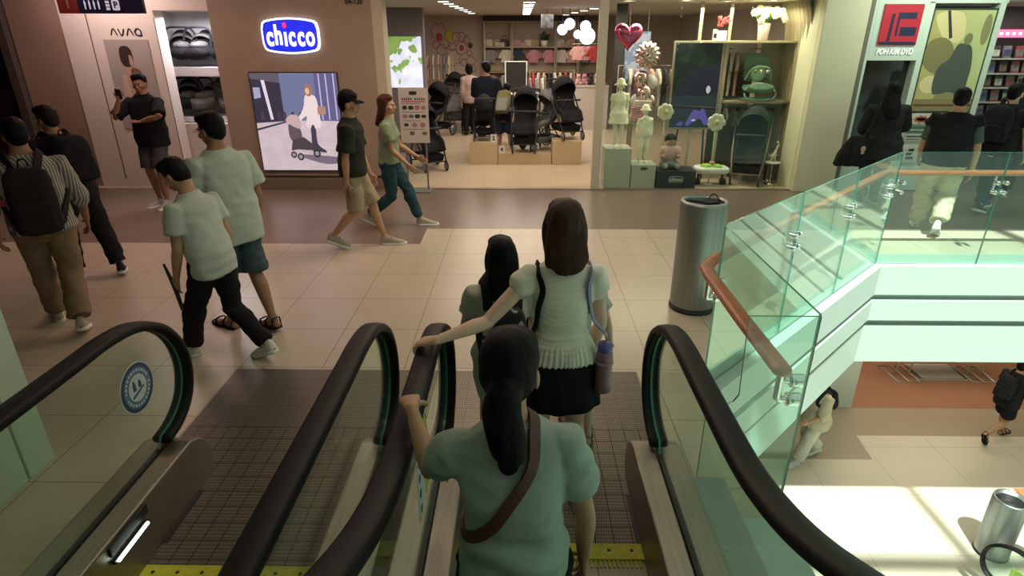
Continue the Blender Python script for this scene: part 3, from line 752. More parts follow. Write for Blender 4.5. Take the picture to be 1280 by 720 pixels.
def escalator(label,xl,xr,up,comb,plate,median=False):
    e=thing('escalator',label,'escalator',((xl+xr)/2,comb,0)); ox,oy=(xl+xr)/2,comb
    def ob(name,mb,mt,par=None,**k):
        o=obj(name,mb,mt,par or e,**k)
        if par is None: o.location=(-ox,-oy,0)
        return o
    Y0=-1.6
    m=MB(); m.box(plate[0],plate[1],comb+.05,3.675,-.02,.008); ob('landing_plate',m,PLATE)
    m=MB(); m.box(plate[0]-.012,plate[1]+.012,comb+.05,3.69,-.03,.005); ob('plate_frame',m,STEEL)
    m=MB(); x0,x1=xl+.12,xr-.12
    m.box(x0,x1,comb-.02,comb+.07,-.03,.014); N=int((x1-x0)/.02)
    for i in range(N): m.box(x0+i*.02+.004,x0+i*.02+.014,comb-.06,comb-.02,-.02,.008)
    cb=ob('comb',m,YEL,bevel=.001)
    for i in range(8):
        x=x0+.05+i*(x1-x0-.1)/7; m=MB(); m.lathe([(.0085,.0142),(.0085,.0152),(.001,.0152)],(x,comb+.03,0),12); obj('screw',m,BLACK,cb)
    y=comb-.02; k=0
    while y>Y0:
        z=rise(y-.2,up)-.012 if not up else max(0,rise(y-.42,up))-.012
        if k<2: z=-.012
        m=MB(); m.box(x0+.004,x1-.004,y-.4,y-.004,z-.05,z); 
        st=ob('step',m,TREAD)
        m=MB(); m.box(x0+.004,x1-.004,y-.012,y-.004,z-.25,z-.05); obj('riser',m,TREAD,st)
        for s in ((x0+.004,x0+.03),(x1-.03,x1-.004)):
            m=MB(); m.box(s[0],s[1],y-.4,y-.004,z,z+.003); obj('yellow_line',m,YEL,st)
        y-=.4; k+=1
    for x,s in ((xl,1),(xr,-1)):      # s: towards the steps
        b=[(2.10,0),(2.60,0),(2.64,.10),(2.62,.20),(2.56,.265),(2.48,.30)]
        ys=[2.1,1.6,1.4,1.2,1.0,.8,.4,0,-.6,Y0]
        top=[(y_,.30+rise(y_,up)) for y_ in ys]; bot=[(y_,rise(y_,up)-.3) for y_ in ys[::-1]]
        dk=MB(); ins,outs=x+s*.12,x-s*.12
        dk.prism(b[1:]+top+bot+[(2.1,-.3),(2.10,0)],'x',min(ins,x+s*.012),max(ins,x+s*.012)); inner=ob('inner_deck',dk,STEEL,bevel=.008)
        dk=MB(); dk.prism(b[1:]+top+bot+[(2.1,-.3),(2.10,0)],'x',min(outs,x-s*.012),max(outs,x-s*.012)); ob('outer_deck',dk,STEEL,bevel=.008)
        m=MB(); m.prism([(2.40,.29),(2.40,.308)]+[(y_,z_+.008) for y_,z_ in top]+[(y_,z_-.02) for y_,z_ in top[::-1]],'x',x-.012,x+.012); ob('glass_seal',m,BLACK)
        # handrail
        hp=[(y_,.985+rise(y_,up)) for y_ in (Y0,-1.2,-.8,-.4,0,.3,.6,.88,1.1,1.3,1.5,1.8,2.05)]+[(2.25,.985),(2.45,.955),(2.62,.865),(2.72,.73),(2.745,.58),(2.69,.44),(2.57,.36),(2.44,.335)]
        P=cr([(x,a,z) for a,z in hp],4)
        sect=[(1,.0),(.98,.55),(.7,.95),(0,1.1),(-.7,.95),(-.98,.55),(-1,0),(-.97,-.6),(-.72,-.95),(-.55,-.75),(.55,-.75),(.72,-.95),(.97,-.6)]
        m=MB(); m.tube(P,[(.046,.023)]*len(P),sect=sect); ob('handrail',m,RUB)
        # glass
        ins2=[]
        for i,p in enumerate(P):
            t=(P[min(i+1,len(P)-1)]-P[max(i-1,0)]).normalized(); ins2.append((p.y-t.z*.018*(-1)*-1 if False else p.y+t.z*.022,p.z-t.y*.022))
        top2=ins2+[(2.40,.30)]+[(y_,z_) for y_,z_ in top]
        m=MB(); n=len(top2); vs=[(x-.005,a,z) for a,z in top2]+[(x+.005,a,z) for a,z in top2]
        m.add(vs,[tuple(range(n)),tuple(range(n,2*n))[::-1]],False); m.cur=1; m.add(vs,[(i,(i+1)%n,n+(i+1)%n,n+i) for i in range(n)],False)
        ob('glass_balustrade',m,[glass_mat('balustrade_glass',(.86,.94,.89),haze=.012,fac_scale=.45),GEDGE])
        m=MB(); m.prism([(2.1,0),(2.45,0),(2.45,.012),(2.1,.012)],'x',min(ins,ins+s*.02),max(ins,ins+s*.02)); ob('skirt_brush',m,BLACK)
    return e
eR=escalator('right escalator descending to the landing, with three people stepping off it',-.38,.69,True,2.05,(-.52,.82))
eL=escalator('left escalator, empty, with a round blue sticker on its glass',-1.78,-.68,False,1.90,(-2.0,-.57))
m=MB(); m.box(.82,.98,-1.5,2.30,-1.0,.26); tag(struct('trim_7',m,mat('outer_cladding',(.30,.34,.31),.4),bevel=.01),'grey cladding on the outer side of the right escalator','cladding')
# light and sign box on the left inner skirt
t=thing('skirt_light','short glowing tube light on the inner skirt of the left escalator','light',(-1.655,1.93,.2))
m=MB(); m.box(-.004,.012,-.13,.10,.0,.018); obj('housing',m,DSTEEL,t)
m=MB(); m.tube([(.018,-.12,.010),(.018,.09,.010)],.007,10); obj('tube_lamp',m,mat('tube_glow',(.75,1,.85),.3,emit=6),t)
m=MB(); m.box(-1.662,-1.650,1.80,2.06,.235,.285)
tag(obj('indicator_panel',m,BLACK,bevel=.004),'dark indicator panel above the tube light on the left escalator skirt','panel')
# round sticker on the left glass
st=thing('round_sticker','round blue and white safety sticker on the left escalator glass','sticker',(-1.77,2.36,.69))
def disc(r0,r1,x,n=40):
    m=MB(); a=[(x,math.cos(2*PI*i/n)*r1,math.sin(2*PI*i/n)*r1) for i in range(n)]
    if r0==0: m.add(a,[tuple(range(n))],False); return m
    b=[(x,math.cos(2*PI*i/n)*r0,math.sin(2*PI*i/n)*r0) for i in range(n)]
    m.add(a+b,[(i,(i+1)%n,n+(i+1)%n,n+i) for i in range(n)],False); return m
SB=mat('sticker_blue',(.02,.05,.13),.4); SWH=mat('sticker_white',(.55,.62,.62),.4); SLB=mat('sticker_pale_blue',(.10,.20,.30),.4)
m=MB(); m.prism([(math.cos(2*PI*i/40)*.122,math.sin(2*PI*i/40)*.122) for i in range(40)],'x',0,.002); obj('white_rim',m,SWH,st)
obj('blue_ring',disc(.06,.117,.0025),SB,st); obj('pale_ring',disc(.070,.098,.003),SLB,st); obj('white_centre',disc(0,.066,.0035),SWH,st)
for k in range(26):
    a=2*PI*k/26+.1; 
    if k in (0,13): continue
    m=MB(); c=V((.0037,math.cos(a)*.084,math.sin(a)*.084)); u=V((0,-math.sin(a),math.cos(a)))*(.005+.002*(k%2)); w=V((0,math.cos(a),math.sin(a)))*.006
    m.add([c+u+w,c-u+w,c-u-w,c+u-w],[(0,1,2,3)],False); obj('ring_letter',m,SWH,st)
for cy,cz,h in ((-.022,.018,.05),(.018,.012,.038)):
    m=MB(); poly=[(cy-.012,cz-h/2),(cy+.012,cz-h/2),(cy+.010,cz+h*.25),(cy+.004,cz+h*.3),(cy+.009,cz+h*.42),(cy,cz+h*.55),(cy-.009,cz+h*.42),(cy-.004,cz+h*.3),(cy-.010,cz+h*.25)]
    m.add([(.004,a,b) for a,b in poly],[tuple(range(9))],False); obj('figure_mark',m,SB,st)
m=MB(); m.add([(.004,a,b) for a,b in ((-.05,-.028),(.045,-.005),(.045,-.014),(-.045,-.04))],[(0,1,2,3)],False); obj('handrail_mark',m,SB,st)
# stickers on the right escalator's left glass
t=thing('safety_notice','tall white safety notice with pictograms on the right escalator glass','sticker',(-.372,1.80,.66))
m=MB(); m.box(0,.002,-.05,.05,-.17,.2); obj('white_sheet',m,SWH,t)
for i in range(5):
    m=MB(); m.tube([(.0022,-.015,-.13+i*.07),(.0032,-.015,-.13+i*.07)],.018,16,up=(0,0,1)); obj('pictogram',m,mat('picto_blue',(.03,.04,.08),.5),t)
m=MB(); m.box(-.372,-.370,1.90,2.0,.50,.82); tag(obj('yellow_notice',m,mat('notice_yellow',(.42,.50,.05),.5,var=.3,vscale=30)),'yellow-green notice beside the white safety notice on the right escalator','sticker')

# ------------------------------------------------------------------ bin by the railing
t=thing('trash_bin','tall round brushed steel trash bin standing by the glass railing','bin',(1.50,4.80,0))
m=MB(); m.lathe([(.185,.03),(.19,.05),(.19,.93),(.187,.95),(.165,.955),(.16,.93),(.155,.60),(.0,.60)],n=40); obj('body',m,mat('bin_steel',(.31,.33,.325),.42,1.,var=.1,vscale=3,aniso=(12,12,.3)),t)
m=MB(); m.lathe([(.18,0),(.195,.005),(.195,.03),(.0,.03)],n=40); obj('base_ring',m,BLACK,t)
m=MB(); m.tube([(.158*math.cos(a/12*2*PI),.158*math.sin(a/12*2*PI),.90+.015*math.sin(a*2.1)) for a in range(12)],[.012]*12,8,close=True); m.tube(cr([(.06,.10,.93),(.09,.11,.975),(.12,.09,.97),(.14,.06,.93)],4),.008,6); obj('bin_liner',remesh(m,.006,1),BLACK,t)
m=MB(); m.box(-.10,.10,-.03,.03,.925,.93); 
# ------------------------------------------------------------------ goods and furniture
_p,_y=rad(22.94),rad(.81)
_f=V((-math.sin(_y)*math.cos(_p),math.cos(_y)*math.cos(_p),-math.sin(_p))); _r=V((math.cos(_y),math.sin(_y),0)); _u=_r.cross(_f)
def at(x,y,Y):
    d=_r*(x-640)-_u*(y-360)+_f*751.5; return V((0,0,2.2))+d*(Y/d.y)
def shell(fn,nu,nv,th):
    g=[[V(fn(i/nu,j/nv)) for j in range(nv+1)] for i in range(nu+1)]; m=MB()
    vs=[]; 
    for s in (0,1):
        for i in range(nu+1):
            for j in range(nv+1):
                a=g[min(i+1,nu)][j]-g[max(i-1,0)][j]; b=g[i][min(j+1,nv)]-g[i][max(j-1,0)]; n=a.cross(b)
                n=n.normalized() if n.length>1e-9 else V((0,0,1)); vs.append(g[i][j]+n*(th*(s-.5)))
    N=(nv+1); K=(nu+1)*N; fs=[]
    for i in range(nu):
        for j in range(nv):
            a=i*N+j; fs.append((a,a+1,a+N+1,a+N)); fs.append((K+a,K+a+N,K+a+N+1,K+a+1))
    for i in range(nu):
        for j in (0,nv): a=i*N+j; fs.append((a,a+N,K+a+N,K+a))
    for j in range(nv):
        for i in (0,nu): a=i*N+j; fs.append((a,K+a,K+a+1,a+1))
    return m.add(vs,fs,True)
FBLK=mat('stroller_black_fabric',(.012,.012,.014),.85,spec=.2,var=.2,vscale=20); FGRY=mat('stroller_grey_fabric',(.12,.12,.115),.9,var=.2,vscale=20); FDG=mat('stroller_dark_green_fabric',(.02,.035,.03),.85)
FRM=mat('stroller_frame',(.03,.03,.03),.35,.8); TYRE=mat('tyre',(.015,.015,.015),.7); HUB=mat('hub',(.25,.25,.25),.4,.6)
def stroller(label,loc,rz,fab=None,can=None,sc=1,z=None,group=None,frame=None):
    fab=fab or FBLK; can=can or fab; frame=frame or FRM
    t=thing('stroller',label,'stroller',loc,rz,group); t.scale=(sc,)*3
    for x,y,r in ((-.20,.34,.085),(.20,.34,.085),(-.27,-.26,.13),(.27,-.26,.13)):
        m=MB(); m.tube([(x+r*0,y+(r-.012)*math.cos(a/20*2*PI),r+(r-.012)*math.sin(a/20*2*PI)) for a in range(20)],[.014]*20,8,close=True); w=obj('wheel',m,TYRE,t)
        m=MB(); m.tube([(x-.018,y,r),(x+.018,y,r)],r*.72,16); obj('hub',m,HUB,w)
    m=MB()
    for s in (-1,1):
        m.tube(cr([(s*.20,.34,.16),(s*.23,.14,.42),(s*.25,-.10,.66),(s*.25,-.32,.90),(s*.24,-.42,1.02)],4),.014,8)
        m.tube([(s*.27,-.26,.13),(s*.26,-.10,.40),(s*.25,.02,.56)],.013,8)
        m.tube([(s*.20,.34,.085),(s*.20,.34,.18)],.016,8)
    m.tube([(-.27,-.26,.13),(.27,-.26,.13)],.012,8); m.tube([(-.20,.34,.17),(.20,.34,.17)],.012,8)
    obj('frame',m,frame,t)
    m=MB(); m.tube(cr([(-.24,-.42,1.02),(-.22,-.46,1.05),(0,-.47,1.055),(.22,-.46,1.05),(.24,-.42,1.02)],4),.017,10); obj('handlebar',m,TYRE,t)
    m=MB()   # seat: back, pan, leg rest with raised sides
    P=cr([(0,-.26,.98),(0,-.20,.78),(0,-.10,.56),(0,.10,.50),(0,.22,.47),(0,.30,.34)],5)
    R=[]
    for i,p in enumerate(P):
        d=(P[min(i+1,len(P)-1)]-P[max(i-1,0)]).normalized(); n=V((0,d.z,-d.y)); n=-n if n.y+n.z<0 else n
        R.append([p+V((x,0,0))+n*h for x,h in ((-.20,.07),(-.17,.075),(-.15,.02),(0,.0),(.15,.02),(.17,.075),(.20,.07),(.20,-.03),(.12,-.045),(-.12,-.045),(-.20,-.03))])
    m.rings(R); obj('seat',m,fab,t)
    def dome(u,v):
        a=PI*u; b=rad(-100+150*v); return (.215*math.cos(a),-.16+ (.02) + .30*math.sin(a)*math.sin(b)*1.0,.80+.33*math.sin(a)*math.cos(b)*.95+.02)
    obj('canopy',shell(dome,14,10,.012),can,t)
    m=MB()
    for b in (-50,0,50):
        q=rad(b); m.tube([(.218*math.cos(PI*u/14),-.14+.303*math.sin(PI*u/14)*math.sin(q),.82+.318*math.sin(PI*u/14)*math.cos(q)) for u in range(15)],.006,6)
    obj('canopy_hoop',remesh(m,.006,0),frame,t)
    m=MB(); m.tube(cr([(-.20,.0,.70),(-.19,.18,.72),(0,.25,.73),(.19,.18,.72),(.20,.0,.70)],4),.018,10); obj('bumper_bar',m,TYRE,t)
    m=MB(); m.rings([[(x*k,-.02+y*k,z_) for x,y in ((-.2,-.25),(.2,-.25),(.2,.27),(-.2,.27))] for z_,k in ((.15,.85),(.17,.95),(.27,1.03),(.272,.98),(.18,.9))]); obj('basket',m,fab,t,bevel=.01)
    return t
def car_seat(label,loc,rz,group=None,fab=None,sc=1):
    fab=fab or FBLK; t=thing('infant_car_seat',label,'car seat',loc,rz,group); t.scale=(sc,)*3
    m=MB(); R=[]
    for i in range(13):
        u=i/12; y=-.30+.58*u; z0=.06+.24*(1-u)**2.2+.05*u*u; w=.20*math.sin(PI*(.16+.74*u))**.5; h=.16+.07*(1-u)
        R.append([(w*math.cos(a),y,z0+h*(.5+.5*math.sin(a))*(1 if math.sin(a)>0 else 1)) for a in [2*PI*k/16 for k in range(16)]])
    m.rings(R); obj('shell',m,fab,t)
    m=MB(); m.ell((0,-.02,.30),(.125,.21,.07)); obj('inner_padding',m,FGRY,t)
    def dome(u,v):
        a=PI*u; b=rad(-60+95*v); return (.20*math.cos(a),-.18+.22*math.sin(a)*math.sin(b),.26+.22*math.sin(a)*math.cos(b))
    obj('canopy',shell(dome,12,6,.012),FGRY,t)
    m=MB(); m.tube(cr([(-.225,.0,.22),(-.225,-.02,.42),(-.16,-.03,.54),(0,-.03,.56),(.16,-.03,.54),(.225,-.02,.42),(.225,0,.22)],5),[(.016,.012)]*31,10); obj('carry_handle',m,BLACK,t)
    m=MB()
    for s in (-1,1): m.tube([(s*.08,-.14,.39),(s*.04,-.02,.385),(s*.01,.06,.38)],[(.014,.004)]*3,6)
    m.tube([(0,.06,.385),(0,.16,.37)],[(.014,.004)]*2,6); obj('harness',remesh(m,.005,0),TYRE,t)
    return t
# --- car seats on the white shelves of the left bay
m=MB(); m.box(-5.5,-4.36,9.6,10.25,1.66,1.73); m.box(-5.5,-4.36,9.6,10.25,.93,1.0); m.box(-5.5,-4.36,10.25,10.3,0,2.6); m.box(-5.5,-4.36,9.6,9.66,1.60,1.66)
m.box(-5.54,-5.5,9.46,10.3,0,2.5); tag(obj('display_shelf',m,mat('shelf_white',(.62,.60,.62),.4),bevel=.004),'white two level display shelf for car seats, left of the chicco wall','shelf')
m=MB(); m.box(-5.54,-4.3,9.46,10.3,2.5,2.56); struct('ceiling_left_bay',m,SC)
cs=[car_seat('black infant car seat at the left end of the upper white shelf',(-5.24,9.92,1.73),rad(180+20),'car seats on the white shelf'),
 car_seat('black infant car seat in the middle of the upper white shelf',(-4.95,9.90,1.73),rad(180),'car seats on the white shelf'),]
dup(cs[1],(-4.55,9.90,1.73),rad(175),'black infant car seat at the right end of the upper white shelf')
dup(cs[1],(-5.27,9.9,1.0),rad(200),'black infant car seat at the left end of the lower white shelf')
CG=car_seat('grey reclined infant car seat in the middle of the lower white shelf',(-4.99,9.9,1.0),rad(150),'car seats on the white shelf',FGRY)
dup(CG,(-4.60,9.92,1.0),rad(205),'shiny dark car seat at the right end of the lower white shelf')
m=MB(); m.box(-5.3,-4.36,9.47,9.60,0,.92); t=obj('white_counter',m,mat('counter_white',(.60,.56,.56),.4),bevel=.005); tag(t,'low white counter with red lettering under the car seat shelf','counter')
RED=mat('red_print',(.45,.03,.05),.5); DK=mat('dark_print',(.02,.018,.018),.5)
def nuna(name,w,parent,loc,m_,y=0):
    """the lower-case word as bent strokes"""
    k=w/4.3; r=.085*k
    G=[ [[(0,0),(.25,.62),(.42,.78),(.6,.62),(.85,0)]],[[(1.05,.78),(1.25,.2),(1.42,.02),(1.6,.2),(1.82,.78)]],[[(2.1,0),(2.35,.62),(2.5,.78),(2.68,.62),(2.95,0)]],
        [[(4.02,.0),(4.0,.42),(3.88,.68),(3.62,.78),(3.36,.68),(3.2,.4),(3.32,.12),(3.6,.0),(4.0,.0)]]]
    for g in G:
        mb=MB()
        for pl in g: mb.tube(cr([((a-2.05)*k,0,(b-.4)*k) for a,b in pl],4),[(r,.004)]*(4*(len(pl)-1)+1),8,up=(0,1,0),round_end=False)
        o=obj(name,mb,m_,parent); o.location=loc
t=thing('brand_lettering','black lettering nuna above the poster on the white wall','lettering',(-5.61,9.195,2.22))
nuna('letter',.47,t,(0,0,0),DK)
nuna('letter',.17,bpy.data.objects['display_shelf'],(-4.50,9.597,1.695),DK); nuna('letter',.22,bpy.data.objects['white_counter'],(-4.98,9.465,.80),RED)
# poster with a woman
t=thing('wall_poster','tall pale poster of a woman with bobbed dark hair on the white wall','poster',(-5.64,9.185,1.5))
m=MB(); m.box(-.32,.32,0,.012,-.62,.62); obj('sheet',m,mat('poster_grey',(.36,.31,.29),.5,var=.1,vscale=1),t)
def flat(name,poly,mt,par,y):
    if name in('print_fabric','print_shape_left','print_jacket','body_print','dress_print','arm_print','picture_coat','picture_canopy_hood','picture_seat','picture_purple','picture_shadow','picture_leg'):
        P=[V((a,b,0)) for a,b in poly]; n_=len(P); Q=cr([P[-1]]+P+[P[0],P[1]],5)[5:5+5*n_]; poly=[(q.x,q.y) for q in Q]
    mb=MB(); n=len(poly); mb.prism([(a,b) for a,b in poly],'y',y-.0015,y); return obj(name,mb,mt,par)
def blob(cx,cz,rx,rz,n=16,e=2,a0=0): return [(cx+rx*math.copysign(abs(math.cos(2*PI*i/n))**(2/e),math.cos(2*PI*i/n)),cz+rz*math.copysign(abs(math.sin(2*PI*i/n))**(2/e),math.sin(2*PI*i/n))) for i in range(n)]
PD=mat('print_dark_hair',(.035,.016,.015),.6); PS=mat('print_skin',(.42,.27,.21),.6); PT=mat('print_top',(.16,.07,.05),.6)
flat('body_print',[(-.13,.12),(-.10,.22),(-.02,.25),(.10,.24),(.17,.16),(.19,.02),(.16,-.10),(.12,-.28),(.05,-.36),(-.10,-.40),(-.16,-.30),(-.14,-.05)],PS,t,-.001)
flat('dress_print',[(-.01,.22),(.10,.22),(.16,.12),(.15,-.05),(.06,-.10),(.0,.0)],PT,t,-.003); flat('arm_print',[(-.16,.10),(-.10,.12),(-.07,-.25),(-.02,-.44),(-.08,-.46),(-.17,-.25)],mat('print_skin_b',(.50,.36,.30),.6),t,-.004)
flat('hair_print',blob(-.04,.40,.095,.14,e=2.6),PD,t,-.005); flat('face_print',[(.0,.42),(.04,.40),(.05,.30),(.02,.24),(-.01,.30)],PS,t,-.007)
# --- hanging direction sign
t=thing('direction_sign','hanging direction sign with a red end and white symbols, above the poster','sign',(-5.45,8.55,2.44))
m=MB(); m.box(-.30,.55,-.03,.03,0,.34); obj('blue_panel',m,mat('sign_navy',(.012,.010,.045),.4),t,bevel=.004)
m=MB(); m.box(-.56,-.30,-.032,.032,0,.34); obj('red_panel',m,mat('sign_red',(.22,.025,.02),.4),t,bevel=.004)
SGW=mat('sign_white',(.55,.55,.65),.4,emit=.5)
flat('arrow',[(-.44,.06),(-.41,.06),(-.41,.16),(-.38,.16),(-.425,.22),(-.47,.16),(-.44,.16)],mat('sign_pink',(.4,.15,.12),.5),t,-.034)
x=-.20
for k in range(4):
    flat('person_symbol',[(x+.03*k+k*.03-.008,.05),(x+.06*k+.008,.05),(x+.06*k+.012,.13),(x+.06*k+.004,.15),(x+.06*k+.008,.18),(x+.06*k-.008,.18),(x+.06*k-.004,.15),(x+.06*k-.012,.13)],SGW,t,-.033)
flat('lift_symbol',[(.07,.04),(.12,.04),(.12,.07),(.07,.07)],SGW,t,-.033); flat('lift_symbol',[(.07,.08),(.12,.08),(.12,.11),(.07,.11)],SGW,t,-.033); flat('lift_symbol',[(.07,.12),(.12,.12),(.12,.15),(.07,.15)],SGW,t,-.033)
flat('parking_square',blob(.20,.10,.05,.065,e=6),SGW,t,-.033); q=text_mesh('P',.10,.001,.004); o=obj('parking_letter',q,mat('sign_navy',(.01,.01,.04)),t); o.location=(.20,-.036,.10)
m=MB(); 
for s in (-.4,.4): m=MB(); m.tube([(s,0,.34),(s,0,.86)],.012,8); obj('hanging_rod',m,DSTEEL,t)
# --- chicco lightbox logo
LB=mat('logo_blue',(.01,.02,.62),.4,emit=1.1); LWh=mat('logo_white',(.85,.82,1),.4,emit=1.6); LR=mat('logo_red',(.9,.03,.2),.4,emit=1.0)
def badge(parent,w,h,y,names,mats,ext=.01):
    def shape(k):
        P=[]; a,b=w/2-k,h/2-k
        for i in range(9): u=-1+2*i/8; P.append((u*a*.86,-b*(.84+.16*(1-u*u))))
        P.append((a*.95,-b*.72)); P.append((a,-b*.4)); P.append((a,b*.4)); P.append((a*.95,b*.72))
        for i in range(9): u=1-2*i/8; P.append((u*a*.86,b*(.84+.16*(1-u*u))))
        P.append((-a*.95,b*.72)); P.append((-a,b*.4)); P.append((-a,-b*.4)); P.append((-a*.95,-b*.72))
        return P
    m=MB(); m.prism(shape(0),'y',y-ext,y); obj(names[0],m,mats[0],parent)
    m=MB(); m.prism(shape(w*.03),'y',y-ext-.004,y-ext+.001); obj(names[1],m,mats[1],parent)
t=thing('brand_sign','glowing blue chicco sign with a white rim on the taupe wall','sign',(-3.22,9.098,2.17))
badge(t,.80,.47,0,('rim','blue_face'),(LWh,LB),.05)
for i,ch in enumerate('chicco'):
    q=text_mesh('ı' if ch=='i' else ch,.34,.004,.011,sx=.66,sy=1.05); o=obj('letter',q,LWh,t); o.location=((-.285,-.165,-.065,.025,.15,.28)[i],-.062,-.015 if ch!='h' else .0)
m=MB(); m.tube([(-.065,-.056,.135),(-.065,-.066,.135)],[(.028,.038)]*2,16,up=(0,0,1)); obj('red_dot',m,LR,t)
# --- advert screen
def em(name,c,e=.85): return mat(name,c,.4,emit=e)
t=thing('advert_screen','large bright advert screen showing a woman pushing a stroller, on the taupe wall','screen',(-3.27,9.095,.985))
m=MB(); m.box(-.64,.64,-.03,0,-.71,.71); obj('screen_frame',m,BLACK,t,bevel=.004)
def pave(nt,co):
    q=NT(nt,co); n=q.noise(5,6); l=q.line(q.z,.13,0,.004); return q.mix(q.m('MULTIPLY',l,.3),q.mix(n,(.42,.36,.42),(.60,.54,.60)),(.25,.22,.28))
m=MB(); m.box(-.625,.625,-.032,-.030,-.695,.695); obj('picture_pavement',m,tex_mat('ad_pavement',pave,.4,emit=.85),t)
y=-.034
flat('picture_building_left',[(-.625,.0),(-.15,.03),(-.15,.695),(-.625,.695)],em('ad_dark',(.035,.03,.055)),t,y)
flat('picture_wall_blue',[(-.2,.04),(.625,.03),(.625,.695),(-.2,.695)],em('ad_blue',(.13,.16,.30)),t,y-.001)
flat('picture_glazing',[(.30,.05),(.625,.03),(.625,.695),(.30,.695)],em('ad_glazing',(.10,.10,.24)),t,y-.003)
for x_ in (.36,.46,.57): flat('picture_mullion',[(x_,.05),(x_+.018,.05),(x_+.018,.69),(x_,.69)],em('ad_light',(.45,.42,.62)),t,y-.005)
flat('picture_canopy',[(-.625,.62),(-.2,.56),(-.2,.695),(-.625,.695)],em('ad_canopy',(.10,.09,.13)),t,y-.003)
flat('picture_pillar',[(-.40,.05),(-.36,.05),(-.42,.60),(-.47,.60)],em('ad_pillar',(.62,.60,.74)),t,y-.004)
flat('picture_window',[(-.60,.34),(-.50,.36),(-.50,.50),(-.60,.50)],em('ad_window',(.30,.34,.50)),t,y-.004)
flat('picture_railing',[(-.625,-.11),(-.1,.03),(-.1,.05),(-.625,-.08)],em('ad_dark',(.03,.03,.05)),t,y-.004)
for x_ in (-.55,-.3,-.22,-.1,.02): flat('picture_chair',[(x_,.04),(x_+.06,.04),(x_+.05,.16),(x_+.01,.16)],em('ad_chair',(.06,.045,.07)),t,y-.005)
flat('picture_shadow',[(.05,-.46),(.55,-.50),(.62,-.56),(.35,-.60),(.0,-.50)],em('ad_shadow',(.16,.13,.18)),t,y-.002)
flat('picture_coat',[(.14,.38),(.20,.40),(.29,.37),(.32,.20),(.31,-.05),(.12,-.06),(.13,.10),(.02,.02),(.0,.06),(.10,.22)],em('ad_coat',(.66,.60,.64)),t,y-.006)
flat('picture_leg',[(.17,-.06),(.24,-.06),(.25,-.30),(.36,-.40),(.34,-.43),(.20,-.36)],em('ad_leg',(.05,.045,.07)),t,y-.006); flat('picture_leg',[(.18,-.06),(.23,-.06),(.20,-.38),(.16,-.38)],em('ad_leg',(.05,.045,.07)),t,y-.007)
flat('picture_hair',blob(.20,.46,.055,.085),em('ad_hair',(.30,.16,.10)),t,y-.008); flat('picture_face',blob(.185,.45,.03,.045),em('ad_skin',(.65,.42,.34)),t,y-.010); flat('picture_bag',blob(.36,.18,.06,.06,e=5),em('ad_bag',(.35,.22,.18)),t,y-.008)
flat('picture_canopy_hood',[(-.18,.06),(-.10,.12),(0,.10),(.04,.0),(.0,-.08),(-.16,.0)],em('ad_pink',(.45,.36,.38)),t,y-.009); flat('picture_seat',[(-.14,-.0),(.0,-.06),(.02,-.25),(-.10,-.28),(-.16,-.18)],em('ad_seat',(.10,.08,.10)),t,y-.008)
flat('picture_chassis',[(-.12,-.24),(.05,-.20),(.24,-.36),(.22,-.40),(-.06,-.38),(-.16,-.40)],em('ad_frame',(.06,.05,.06)),t,y-.010)
for cx,cz,r in ((.22,-.44,.055),(-.13,-.46,.045),(-.03,-.49,.05)): flat('picture_wheel',blob(cx,cz,r,r*1.1),em('ad_wheel',(.03,.03,.035)),t,y-.012); flat('picture_wheel_hub',blob(cx,cz,r*.55,r*.6),em('ad_hub',(.30,.27,.30)),t,y-.014)
# small dark unit number high on the taupe wall
t=thing('unit_number','small dark unit number 04-120 at the top of the taupe wall','sign',(-2.30,9.09,2.60)); o=obj('digits',text_mesh('04-120',.085,.002,.002),DK,t)
# --- lightbox with leaves inside the shop
def leaf(nt,co):
    q=NT(nt,co); n=q.noise(4.5,6); v=nt.nodes.new('ShaderNodeTexVoronoi'); v.inputs['Scale'].default_value=6; nt.links.new(co,v.inputs['Vector'])
    f=q.m('GREATER_THAN',q.m('ADD',n,q.m('MULTIPLY',q.m('SUBTRACT',q.z,q.x),.28)),.55); return q.mix(f,q.mix(v.outputs['Distance'],(.78,.80,.95),(.50,.55,.68)),q.mix(n,(.05,.14,.03),(.30,.45,.12)))
m=MB(); m.box(-.31,.31,-.05,0,-.45,.45); t=obj('picture_lightbox',m,tex_mat('leaf_lightbox',leaf,.4,emit=.9)); t.location=(-2.18,12.09,1.70); tag(t,'glowing picture box of white blossoms and green leaves inside the shop','lightbox')
# --- white poster stand at the entrance
t=thing('poster_stand','white poster stand with rows of product pictures at the shop entrance','sign stand',(-1.54,8.95,0))
m=MB(); m.box(-.21,.21,-.012,.0,.72,1.49); obj('board',m,mat('board_white',(.50,.46,.43),.5),t,bevel=.004)
for s in (-.15,.15): m=MB(); m.box(s-.012,s+.012,0,.02,.02,.74); obj('leg',m,HUB,t)
m=MB(); m.box(-.2,.2,-.14,.16,0,.02); obj('base',m,HUB,t,bevel=.004)
badge(t,.11,.05,-.013,('logo_rim','logo_face'),(DK,DK),.002); 
for o in t.children:
    if o.name.startswith('logo_'): o.location=(0,0,1.42)
flat('heading_line',[(-.17,1.30),(.17,1.30),(.17,1.312),(-.17,1.312)],RED,t,-.0135)
for i in range(11):
    x_=-.155+i*.031; 
    if i==5: continue
    flat('heading_letter',[(x_-.009,1.325),(x_+.009,1.325),(x_+.009,1.352),(x_,1.358),(x_-.009,1.345)],DK,t,-.0135)
random.seed(3)
